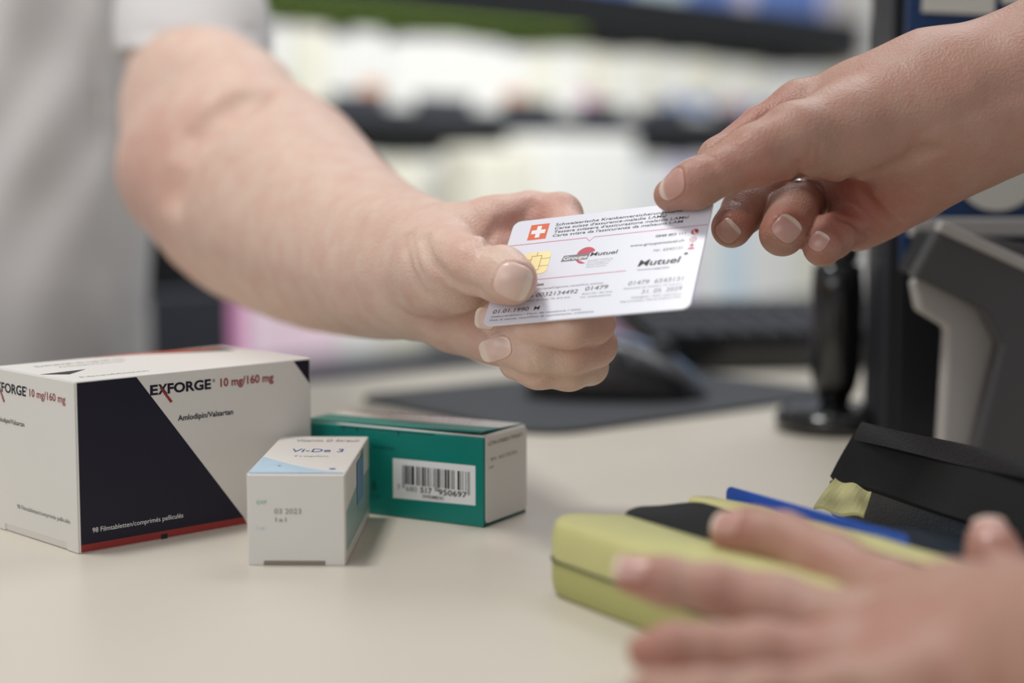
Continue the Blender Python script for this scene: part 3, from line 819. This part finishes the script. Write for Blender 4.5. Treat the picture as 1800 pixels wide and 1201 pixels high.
P.disc(36.8, Y(22.3), 4.1, M['rosered'], 0, 25, 205); P.disc(36.6, Y(22.8), 3.9, M['rosered'], 0, 195, 285)
P.poly([(26.6, Y(24.6)), (37.8, Y(24.6)), (38.6, Y(21.6)), (27.4, Y(21.6))], M['grey'], 1)
P.text('Groupe', 27.4, Y(24.0), 1.8, M['white'], 10.2, .02, 2, shear=.2)
P.text('Mutuel', 38.8, Y(23.2), 1.9, M['black'], 11.2, .014, 1, shear=.2)
for k_, t_ in enumerate(('Gesundheit Versicherung', 'Santé Prévoyance Vie', 'Salute Previdenza', 'Assurances Assicurazioni')):
    P.text(t_, 38.4, Y(25.7 + 1.1 * k_), .62, M['palegrey'], 10.6 - k_ * .7)
P.text('0848 803 111', 77, Y(17.0), 1.25, M['black'], 12.2, .006, right=True, shear=.1); P.text('www.groupemutuel.ch', 77, Y(20.6), 1.25, M['black'], 22, .004, right=True, shear=.1)
P.text('Nr. 6543131', 77, Y(24.3), 1.25, M['grey'], 11.6, .004, right=True, shear=.1)
P.disc(80.7, Y(16.2), 1.5, M['rosered']); P.poly([(80, Y(15.3)), (80.5, Y(15.2)), (80.6, Y(16.4)), (81.6, Y(16.9)), (81.4, Y(17.4)), (80.3, Y(17))], M['white'], 1)
P.disc(80.7, Y(20), 1.4, M['pink']); P.disc(80.7, Y(20), 1.1, M['white'], 1); hl(79.5, 81.9, 20, M['pink'], .2); P.rect(80.6, Y(21.3), 80.8, Y(18.7), M['pink'], 2); P.rect(79.6, Y(20.1), 81.8, Y(19.9), M['pink'], 2)
P.disc(80.7, Y(22.9), .75, M['rosered']); P.poly([(79.2, Y(25)), (82.2, Y(25)), (81.6, Y(24)), (79.8, Y(24))], M['rosered'])
P.text('Mutuel', 60.3, Y(31.0), 3.0, M['black'], 16.6, .018, shear=.22); P.text('e', 78.2, Y(27.4), 1.5, M['black'], 1.6, .03, shear=.2)
P.text('Versicherungsgruppe', 60.3, Y(33.2), .9, M['grey'], 13.2, shear=.1)
P.text('01479  6543131', 58.2, Y(40.2), 2.05, M['grey'], 22, 0, shear=.12); P.text('Kennnummer der Institution / Nr. assicurato', 57, Y(42.0), .8, M['grey'], 23.4)
P.text('31. 05. 2029', 64.6, Y(44.9), 1.95, M['grey'], 16, 0, shear=.12); P.text('Gültigkeit / Date expiration', 61, Y(46.8), .8, M['grey'], 20); P.text('Data di scadenza / Data da scadenza LAMal', 57, Y(48.4), .8, M['grey'], 24)
P.text('01479', 40.6, Y(40.8), 2.0, M['black'], 9.4, 0, shear=.12); P.text('Kenn-Nr. der Inst.', 40, Y(42.7), .8, M['grey'], 12.6); P.text('N. istituzione', 39.8, Y(44.3), .8, M['grey'], 12.4)
P.text('Name, Nom', 13, Y(36.0), 1.5, M['black'], 9, .03); P.text('Name, Vorname/Cognome, nome/Num, prenum', 14.6, Y(38.0), .95, M['grey'], 33)
P.text('80756 0032134492', 10, Y(41.6), 2.0, M['black'], 27.6, 0, shear=.12); P.text('Kennnummer der Karte / No. de la carte', 13, Y(43.6), .9, M['grey'], 22)
P.text('01.01.1990  M', 3.0, Y(48.2), 1.9, M['black'], 20, 0.004, shear=.12)
P.text('Geburtsdatum / Date de naissance / sexe', 3.0, Y(50.2), .85, M['black'], 38); P.text('Data di nascita, sesso/Data da naschientscha, schlattaina', 2.8, Y(51.9), .85, M['black'], 44)
P.done('printed_text', cd)
bm_build('chip', prism_bm(rrect(9.2, Y(29.6), 21.4, Y(18.2), 2.2, 6), .4, .5, 'z'), M['gold'], cd)
P = Print((0, 0, .5), (1, 0, 0), (0, 1, 0), .03)
for a0, b0, a1, b1 in ((9.2, 21.8, 13.2, 22.0), (9.2, 25.6, 13.2, 25.8), (17.6, 21.8, 21.4, 22), (17.6, 25.6, 21.4, 25.8), (13.1, 20.2, 13.3, 27.6), (17.4, 20.2, 17.6, 27.6), (13.2, 20.1, 17.5, 20.3), (13.2, 27.5, 17.5, 27.7), (15.2, 18.2, 15.4, 20.2), (15.2, 27.6, 15.4, 29.6)):
    P.rect(a0, Y(b1), a1, Y(b0), M['golddark'])
P.done('chip_contacts', cd)

# ------------------------------------------------------------------ wallet
wu = np.array([.53, -.848]); wv = np.array([.848, .53]); wo = np.array([8., 589.])
wl = thing('wallet', (wo[0], wo[1], 0), math.atan2(wu[1], wu[0]), 'open lime green leather wallet with black lining under the spread hand', 'wallet')
def shell(name, L_, Wd, z0, z1, m, x0=0, y0=0, r=12, dome=4, n=26, par=wl, zdip=None):
    """rounded padded slab in the wallet's own axes (x along, y across)"""
    V = []; F = []; N = 72
    rc = min(15, Wd / 2 - .5)
    prof = [(0, 0), (.6, .0), (.9, .0), (.97, .12), (1, .32), (1, .5), (1, .68), (.97, .86), (.93, .95), (.85, 1), (.6, 1.03), (.3, 1.05), (0, 1.06)]
    for q, h in prof:
        d = (1 - q) * r * 2.2 if q > .8 else 0; kx = 1 if q > .8 else q * .94; hl_, hw_ = (L_ / 2 - d) , (Wd / 2 - d)
        for X, Y_ in rrect(-hl_, -hw_, hl_, hw_, min(rc, hw_ - .1), 17):
            X *= kx; Y_ *= kx
            hh = h if h <= 1 else 1 + (h - 1) * dome
            zz = z0 + (z1 - z0) * hh + .5 * math.sin(X * .12 + Y_ * .2) * (h > .9)
            V.append((x0 + L_ / 2 + X, y0 + Wd / 2 + Y_, max(zz, .05)))
    for j in range(len(prof) - 1):
        for i in range(N): k = (i + 1) % N; F.append([j * N + i, j * N + k, (j + 1) * N + k, (j + 1) * N + i])
    return build(name, V, F, m, par, smooth=True, local=True)
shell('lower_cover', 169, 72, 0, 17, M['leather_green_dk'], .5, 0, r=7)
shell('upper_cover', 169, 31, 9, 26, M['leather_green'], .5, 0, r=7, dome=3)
shell('zip_seam', 169.8, 72.8, 12.2, 13.2, M['zipdark'], .1, -.4, r=3, dome=1)
shell('black_pocket', 150, 40, 8, 26.5, M['cloth_black'], 4, 27, r=8, dome=3)
bm_build('card_divider', prism_bm(rrect(14, 0, 158, 24, 3), 71, 73.5, 'y', .3, 1), M['lining'], wl)
shell('back_pocket', 150, 12, 6, 27.5, M['lining'], 3, 62, r=4, dome=1.5)
shell('inner_lining', 130, 60, 0, 14, M['leather_blue'], 26, 84, r=6, dome=2)
shell('green_tab', 62, 44, 12, 16, M['lining'], 0, 78, r=5, dome=1.5)
# standing black flap, built between measured corners
fa = [at(1466, 846, 690), at(1522, 752, 706), at(1900, 838, 575), at(1900, 985, 560)]
def slab(name, Q, th, m, par, nx=30, ny=8, wav=.8, bulge=0.0, mats=None):
    Q = [np.array(q, float) for q in Q]; n = np.cross(Q[3] - Q[0], Q[1] - Q[0]); n /= np.linalg.norm(n)
    V = []; F = []
    for side in (0, 1):
        for i in range(nx + 1):
            for j in range(ny + 1):
                a = i / nx; b = j / ny
                p = (Q[0] * (1 - b) + Q[1] * b) * (1 - a) + (Q[3] * (1 - b) + Q[2] * b) * a
                p = p + n * (side * th + wav * math.sin(a * 9 + b * 3) + bulge * math.sin(math.pi * b))
                V.append(p)
    N = (nx + 1) * (ny + 1)
    for i in range(nx):
        for j in range(ny):
            a = i * (ny + 1) + j; F.append([a, a + 1, a + ny + 2, a + ny + 1]); F.append([N + a, N + a + ny + 1, N + a + ny + 2, N + a + 1])
    R = [j for j in range(ny + 1)] + [i * (ny + 1) + ny for i in range(1, nx + 1)] + [nx * (ny + 1) + j for j in range(ny - 1, -1, -1)] + [i * (ny + 1) for i in range(nx - 1, 0, -1)]
    for q in range(len(R)):
        a, d = R[q], R[(q + 1) % len(R)]; F.append([a, N + a, N + d, d])
    return build(name, V, F, m, par, smooth=False)
slab('black_flap', fa, 3, M['cloth_black'], wl)
slab('flap_binding', [at(1508, 782, 699), at(1524, 750, 704), at(1900, 836, 572), at(1900, 872, 569)], 3.2, M['leather_black'], wl, wav=.6)
fold = [ground(1470, 905, 2), at(1466, 842, 692), at(1900, 972, 566), ground(1900, 1080, 2)]
slab('lining_tab', [at(1430, 896, 640), at(1468, 846, 676), at(1532, 868, 660), at(1518, 912, 628)], 1.2, M['lining'], wl, 10, 6)
slab('flap_base', fold, 2, M['leather_blue'], wl)
bc = bm_build('membership_card', prism_bm(rrect(0, 0, 98, 24, 3), 0, .8, 'y', .15, 1), M['cardblue'], None, local=True)
b0 = at(1277, 862, 622)
bc.location = (b0[0] / 1000, (b0[1] + 1.5) / 1000, (ZC + 6.6) / 1000); e_ = at(1640, 950, 527) - b0
bc.rotation_euler = (0, 0, math.atan2(e_[1], e_[0]))
tag(bc, 'blue plastic card sticking up out of the open wallet', 'card')

# ------------------------------------------------------------------ the pharmacist: one body, arm reaching over the counter
ph = thing('person', (-420, 1285, -ZC), 0, 'person in a white short-sleeved tunic handing over the card with one bare arm', 'person')
H1 = Field()
H1.pc([(310, -420, 1150, 120), (328, -60, 1095, 96), (342, 100, 1055, 108), (338, 200, 1015, 118), (330, 300, 975, 118)], k=10, kin=12)
H1.pc([(352, 150, 1030, 108), (402, 205, 985, 122), (440, 290, 945, 150)], k=12, kin=12)
H1.pc([(335, 292, 972, 112), (445, 330, 935, 184), (552, 404, 860, 164), (650, 451, 790, 134), (728, 471, 738, 112)], k=14, kin=10, spline=True)
H1.pc([(735, 440, 736, 84), (790, 418, 715, 56), (870, 396, 710, 45)], k=14, kin=6)
H1.pc([(740, 470, 738, 90), (880, 452, 706, 44)], k=10, kin=6)
H1.pc([(740, 500, 738, 82), (880, 518, 712, 43)], k=10, kin=6)
H1.pc([(740, 505, 738, 78), (800, 560, 722, 52), (878, 580, 714, 38)], k=10, kin=6)
H1.pc([(738, 478, 725, 84), (775, 480, 700, 70), (808, 500, 688, 50)], k=12, kin=8)     # thenar
def thumb_d(px, py, r): return card_d(px, py) - 1.06 * rad(r, 660) / abs(cn[1] / np.linalg.norm(cn)) * 1.0
H1.pc([(760, 455, 706, 66), (790, 460, 686, 55), (838, 468, 664, 50)], k=8, kin=6)
H1.pc([(838, 468, 664, 50), (880, 482, thumb_d(880, 482, 46) + 1.5, 48), (900, 492, thumb_d(900, 492, 46), 45)], k=3, kin=4)
# index: over the top, then down behind the card
H1.pc([(866, 396, 712, 45), (930, 380, 714, 41), (984, 379, 708, 40)], k=8, kin=4)
def behind(px, py, r, ex=0): return card_d(px, py) + rad(r, 660) * 1.75 + ex + 1.5
H1.pc([(984, 379, 708, 40), (1002, 420, behind(1002, 420, 37, 6), 37), (1000, 470, behind(1000, 470, 35, 3), 35), (965, 505, behind(965, 505, 32, 1), 32)], k=2, kin=5)
# middle, ring, little finger curled under the card
H1.pc([(880, 450, 706, 44), (1000, 530, 690, 39), (1043, 566, 664, 38)], k=3, kin=6)
H1.pc([(1043, 568, 664, 38), (1000, 574, behind(1000, 574, 36), 37), (930, 572, behind(930, 572, 36), 37), (872, 562, behind(872, 562, 33), 32)], k=1.5, kin=4)
H1.pc([(880, 518, 714, 42), (1000, 580, 698, 39), (1046, 606, 676, 39)], k=3, kin=6)
H1.pc([(1046, 608, 676, 39), (1000, 618, 666, 39), (935, 618, 662, 38), (882, 609, 663, 32)], k=1.5, kin=4)
H1.pc([(878, 576, 716, 38), (990, 632, 700, 34), (1036, 644, 686, 33)], k=3, kin=6)
H1.pc([(1036, 645, 686, 33), (1000, 652, 676, 33), (945, 650, 671, 32), (905, 640, 672, 28)], k=1.5, kin=4)
H1.pc([(800, 560, 722, 50), (860, 596, 712, 40), (925, 628, 700, 34)], k=8, kin=5)       # heel of the hand
# folds
H1.groove([(438, 166), (402, 198), (362, 226)], 26, 9)
H1.groove([(402, 198), (350, 240), (318, 285), (302, 330)], 10, 11)
H1.groove([(712, 418), (716, 452), (728, 490), (748, 516)], 1.3, 2.6)
H1.groove([(724, 410), (730, 448), (742, 480)], .7, 1.6)
H1.groove([(744, 420), (758, 462), (800, 500), (842, 514)], 2.0, 3.2)
H1.groove([(868, 425), (890, 398), (922, 384), (934, 364)], 2.2, 3.4)
H1.groove([(855, 440), (862, 415), (876, 392)], 1.2, 2.4)
H1.groove([(812, 418), (818, 436), (816, 458)], .45, 1.2)
H1.groove([(824, 420), (830, 440), (829, 462)], .5, 1.2)
H1.groove([(838, 424), (843, 442), (843, 460)], .45, 1.2)
for a in ((1040, 548), (1052, 600), (1046, 640)): H1.bump(a[0], a[1], .7, 6)
H1.groove([(936, 590), (940, 603)], .35, 1.2); H1.groove([(934, 630), (938, 650)], .4, 1.2)
H1.groove([(700, 545), (730, 560), (752, 562)], .6, 2.5)
for c, r, w in (((985, 365), 12, .5), ((1050, 575), 12, .45), ((1060, 612), 11, .45), ((930, 520), 14, .35), ((880, 545), 10, .35), ((800, 430), 14, .25), ((775, 560), 16, .3), ((900, 400), 16, .45), ((250, 300), 45, .4)):
    p_ = H1.hit(*c)
    if p_ is not None: H1.red.append((p_, r, w))
nail(H1, 'thumb_nail', (902, 496), (928, 505), 6.9, 13.6, M['nail_a'], ph, free=.03)
nail(H1, 'ring_nail', (872, 614), (850, 609), 4.6, 12, M['nail_a'], ph, free=.2)
nail(H1, 'middle_nail', (853, 560), (840, 556), 4.4, 9.5, M['nail_a'], ph, free=.25)
V, F = H1.mesh(1.0, (-270, 630, 10), (55, 1200, 300))
build('body', V, F, M['skin_a'], ph, smooth=True, vattr={'red': H1.redness(V)})

# tunic: trunk with soft folds, and the short sleeve
TU = Field()
c0 = at(60, 300, 1240)
TU.chain([(np.array([-420, 1290, -330]), 118), (np.array([-418, 1285, 0]), 112), (np.array([-410, 1285, 110]), 110), (np.array([-398, 1290, 250]), 114), (np.array([-400, 1290, 380]), 108)], k=20, kin=40, flat=((1, 0, 0), .93), spline=True)
TU.chain([(np.array([-540, 1290, -330]), 128), (np.array([-540, 1290, 370]), 124)], k=40, kin=20)
TU.pc([(180, -560, 1240, 170), (280, -430, 1170, 150), (314, -180, 1116, 132), (330, -60, 1090, 121), (342, 60, 1060, 126), (346, 150, 1040, 132)], k=16, kin=14)
def folds(P, D):
    x, y, z = P[:, 0], P[:, 1], P[:, 2]
    f = 2.4 * np.sin((x + .30 * z) * .075 + .8 * np.sin(z * .017)) + 1.8 * np.sin((x - .42 * z + 40) * .11 + 1.1 * np.sin(z * .021)) + 1.2 * np.sin(z * .05 + x * .03)
    up = np.clip((z + 60) / 260, .35, 1.2)
    return D + (f * up * np.where(x > -290, .2, 1.15)).astype(np.float32)
TU.mods.append(folds)
# open lower end of the sleeve: cut by the hem plane
hem_c = at(345, 112, 1060); hem_n = np.array([-.08, -.08, -1.]); hem_n /= np.linalg.norm(hem_n)
def hem(P, D):
    h = (P - hem_c.astype(np.float32)) @ hem_n.astype(np.float32)
    near = seg(P, at(330, -100, 1105), at(345, 300, 1040), 0, 0) < 80
    return np.where(near, np.maximum(D, h), D)
TU.mods.append(hem)
TU.groove([(250, 58), (330, 52), (445, 58)], 1.2, 3)
V, F = TU.mesh(2.6, (-700, 970, -340), (-40, 1440, 520))
build('tunic', V, F, M['tunic'], ph, smooth=True)

# ------------------------------------------------------------------ the customer: reaching right arm and left hand on the wallet
cu_ = thing('person', (420, 250, -ZC), 0, 'person reaching in from the right, one hand on the card, one on the wallet', 'person')
H2 = Field()
H2.pc([(2300, -60, 640, 190), (2050, 50, 665, 160), (1830, 140, 682, 124), (1700, 190, 688, 122), (1632, 208, 690, 124)], k=10, kin=10, spline=True)
H2.pc([(1640, 200, 686, 118), (1560, 215, 680, 96), (1490, 232, 670, 80), (1400, 246, 658, 62)], k=14, kin=8)          # thenar to thumb
H2.pc([(1400, 246, 658, 62), (1330, 272, 652, 50), (1275, 299, 650, 43)], k=6, kin=6)
def tf(px, py, r): return card_d(px, py) - rad(r, 650) * 1.2
H2.pc([(1275, 299, 650, 43), (1222, 324, tf(1222, 340, 38), 40), (1178, 343, tf(1185, 345, 30), 29)], k=2, kin=5)
H2.pc([(1600, 190, 694, 108), (1500, 185, 698, 66), (1408, 190, 698, 45)], k=14, kin=8)   # index metacarpal
H2.pc([(1408, 190, 698, 45), (1335, 224, 694, 36)], k=6, kin=3)
H2.pc([(1335, 224, 694, 36), (1262, 276, 684, 31), (1222, 330, 678, 28)], k=1.5, kin=4)
H2.pc([(1600, 250, 696, 96), (1530, 320, 704, 72), (1500, 340, 714, 52)], k=14, kin=8)
H2.pc([(1640, 250, 694, 86), (1590, 318, 698, 66), (1540, 368, 704, 46), (1505, 402, 704, 40)], k=12, kin=8)    # little-finger edge
H2.pc([(1560, 240, 712, 80), (1450, 268, 722, 46)], k=12, kin=8)
H2.pc([(1450, 268, 722, 46), (1400, 300, 720, 40), (1352, 332, 712, 36)], k=4, kin=5)
H2.pc([(1352, 332, 712, 36), (1310, 368, 694, 38), (1286, 400, 680, 36)], k=1.5, kin=4)    # middle
H2.pc([(1500, 320, 722, 46), (1425, 345, 716, 38)], k=4, kin=5)
H2.pc([(1425, 345, 716, 38), (1392, 372, 692, 42), (1375, 410, 672, 41)], k=1.2, kin=4)    # ring
H2.pc([(1530, 380, 708, 44), (1490, 398, 696, 38), (1462, 416, 684, 37), (1446, 434, 674, 35)], k=3, kin=4)     # little
# folds
H2.groove([(1404, 288), (1407, 302), (1402, 316)], 1.2, 1.8); H2.groove([(1425, 262), (1420, 285), (1424, 300)], .6, 1.8)
H2.groove([(1440, 258), (1436, 280), (1440, 298)], .5, 1.6)
H2.groove([(1402, 312), (1450, 318), (1500, 314), (1545, 300), (1585, 284), (1625, 262)], 1.8, 2.6)
H2.groove([(1500, 318), (1520, 345), (1545, 372), (1578, 396)], 1.8, 2.2)
H2.groove([(1480, 384), (1505, 396), (1530, 412)], 1.2, 1.8)
H2.groove([(1590, 292), (1610, 278), (1650, 262)], .9, 2.4); H2.groove([(1600, 262), (1620, 240), (1640, 222)], .6, 2.6)
H2.groove([(1265, 232), (1290, 235), (1325, 214), (1352, 200)], .9, 3)
H2.groove([(1232, 277), (1243, 280), (1252, 292)], .35, 1.0); H2.groove([(1240, 272), (1254, 278), (1260, 290)], .35, 1.0)
H2.groove([(1262, 357), (1290, 352), (1316, 372)], .5, 1.3)
H2.groove([(1700, 196), (1760, 172), (1800, 162)], 1.2, 5); H2.groove([(1740, 150), (1800, 130)], .8, 5)
for c, r, w in (((1285, 380), 10, .6), ((1380, 380), 11, .6), ((1450, 415), 10, .55), ((1190, 340), 10, .4), ((1330, 200), 14, .4), ((1500, 360), 18, .6), ((1350, 325), 12, .7), ((1560, 350), 22, .4), ((1270, 280), 12, .25)):
    p_ = H2.hit(*c)
    if p_ is not None: H2.red.append((p_, r, w))
nail(H2, 'thumb_nail', (1180, 322), (1158, 334), 5.4, 13, M['nail_b'], cu_, free=.1)
nail(H2, 'middle_nail', (1278, 408), (1291, 396), 4.6, 8.5, M['nail_b'], cu_, free=.05)
nail(H2, 'ring_nail', (1384, 402), (1398, 384), 5.4, 10, M['nail_b'], cu_, free=.05)
nail(H2, 'little_nail', (1438, 424), (1448, 411), 3.8, 7.6, M['nail_b'], cu_, free=.05)
V2, F2 = H2.mesh(.85, (40, 590, 70), (300, 780, 290))
R2 = H2.redness(V2)

H3 = Field()
H3.pc([(2150, 1150, 380, 230), (1960, 1170, 400, 190), (1820, 1170, 430, 160), (1700, 1135, 455, 112)], k=12, kin=10)
H3.pc([(1800, 1140, 440, 130), (1680, 1090, 462, 90), (1565, 1052, 485, 68)], k=12, kin=8)
H3.pc([(1800, 1150, 440, 130), (1640, 1130, 455, 88), (1500, 1108, 466, 68)], k=12, kin=8)
H3.pc([(1800, 1170, 435, 120), (1620, 1175, 440, 86), (1470, 1162, 446, 64)], k=12, kin=8)
H3.pc([(1800, 1190, 428, 110), (1600, 1220, 424, 80), (1460, 1224, 424, 58)], k=12, kin=8)
H3.pc([(1565, 1052, 485, 68), (1460, 992, 508, 55), (1378, 950, 524, 48)], k=5, kin=5); H3.pc([(1378, 950, 524, 48), (1320, 938, 530, 42), (1284, 937, 532, 37)], k=2, kin=5)
H3.pc([(1500, 1108, 466, 66), (1370, 1066, 480, 54), (1262, 1038, 488, 46)], k=5, kin=5); H3.pc([(1262, 1038, 488, 46), (1170, 1022, 494, 40), (1112, 1012, 496, 34)], k=2, kin=5)
H3.pc([(1470, 1162, 446, 62), (1340, 1146, 452, 52), (1252, 1138, 456, 45)], k=5, kin=5); H3.pc([(1252, 1138, 456, 45), (1185, 1138, 458, 40), (1135, 1146, 458, 34)], k=2, kin=5)
H3.pc([(1460, 1224, 424, 56), (1340, 1224, 424, 48), (1240, 1224, 426, 42), (1140, 1215, 430, 38)], k=5, kin=5)
H3.pc([(1860, 1150, 450, 110), (1800, 1085, 480, 74), (1766, 1020, 500, 54)], k=14, kin=8); H3.pc([(1766, 1020, 500, 54), (1748, 980, 506, 46), (1738, 950, 510, 38)], k=2, kin=5)
for c, r, w in (((1275, 930), 10, .6), ((1100, 1010), 10, .6), ((1130, 1150), 12, .6), ((1735, 945), 10, .4), ((1450, 990), 12, .2), ((1300, 1040), 12, .2), ((1330, 1140), 16, .2), ((1500, 1100), 20, .15), ((1650, 1120), 20, .1)):
    p_ = H3.hit(*c, 250)
    if p_ is not None: H3.red.append((p_, r, w))
for c in ((1378, 915), (1262, 1006)): H3.bump(c[0], c[1], 1.2, 8, 250)
nail(H3, 'index_nail', (1276, 915), (1256, 916), 4.6, 10, M['nail_b'], cu_, dmin=250)
nail(H3, 'middle_nail', (1110, 992), (1088, 994), 4.6, 10, M['nail_b'], cu_, dmin=250)
nail(H3, 'thumb_nail', (1742, 925), (1738, 914), 5.4, 11, M['nail_b'], cu_, dmin=250)
V3, F3 = H3.mesh(1.4, (10, 360, -20), (210, 560, 80))
V = np.concatenate([V2, V3]); F = np.concatenate([F2, F3 + len(V2)])
build('body', V, F, M['skin_b'], cu_, smooth=True, vattr={'red': np.concatenate([R2, H3.redness(V3)])})

# silver ring on the ring finger
def torus(name, c, ax, R, r, m, parent, n=64, k=12):
    ax = np.array(ax, float); ax /= np.linalg.norm(ax); u = np.cross(ax, (0, 0, 1.)); u /= np.linalg.norm(u); v = np.cross(ax, u); V = []; F = []
    for i in range(n):
        a = 2 * math.pi * i / n; d = u * math.cos(a) + v * math.sin(a)
        for j in range(k): b = 2 * math.pi * j / k; V.append(np.array(c) + d * (R + r * math.cos(b)) + ax * r * 1.6 * math.sin(b))
    for i in range(n):
        for j in range(k): F.append([i * k + j, ((i + 1) % n) * k + j, ((i + 1) % n) * k + (j + 1) % k, i * k + (j + 1) % k])
    return build(name, V, F, m, parent, smooth=True)
rc = at(1412, 356, 708)
rg = torus('finger_ring', rc, at(1425, 345, 716) - at(1392, 372, 692), 9.6, .55, M['silver'], None)
tag(rg, 'thin silver ring on the ring finger of the hand taking the card', 'ring')
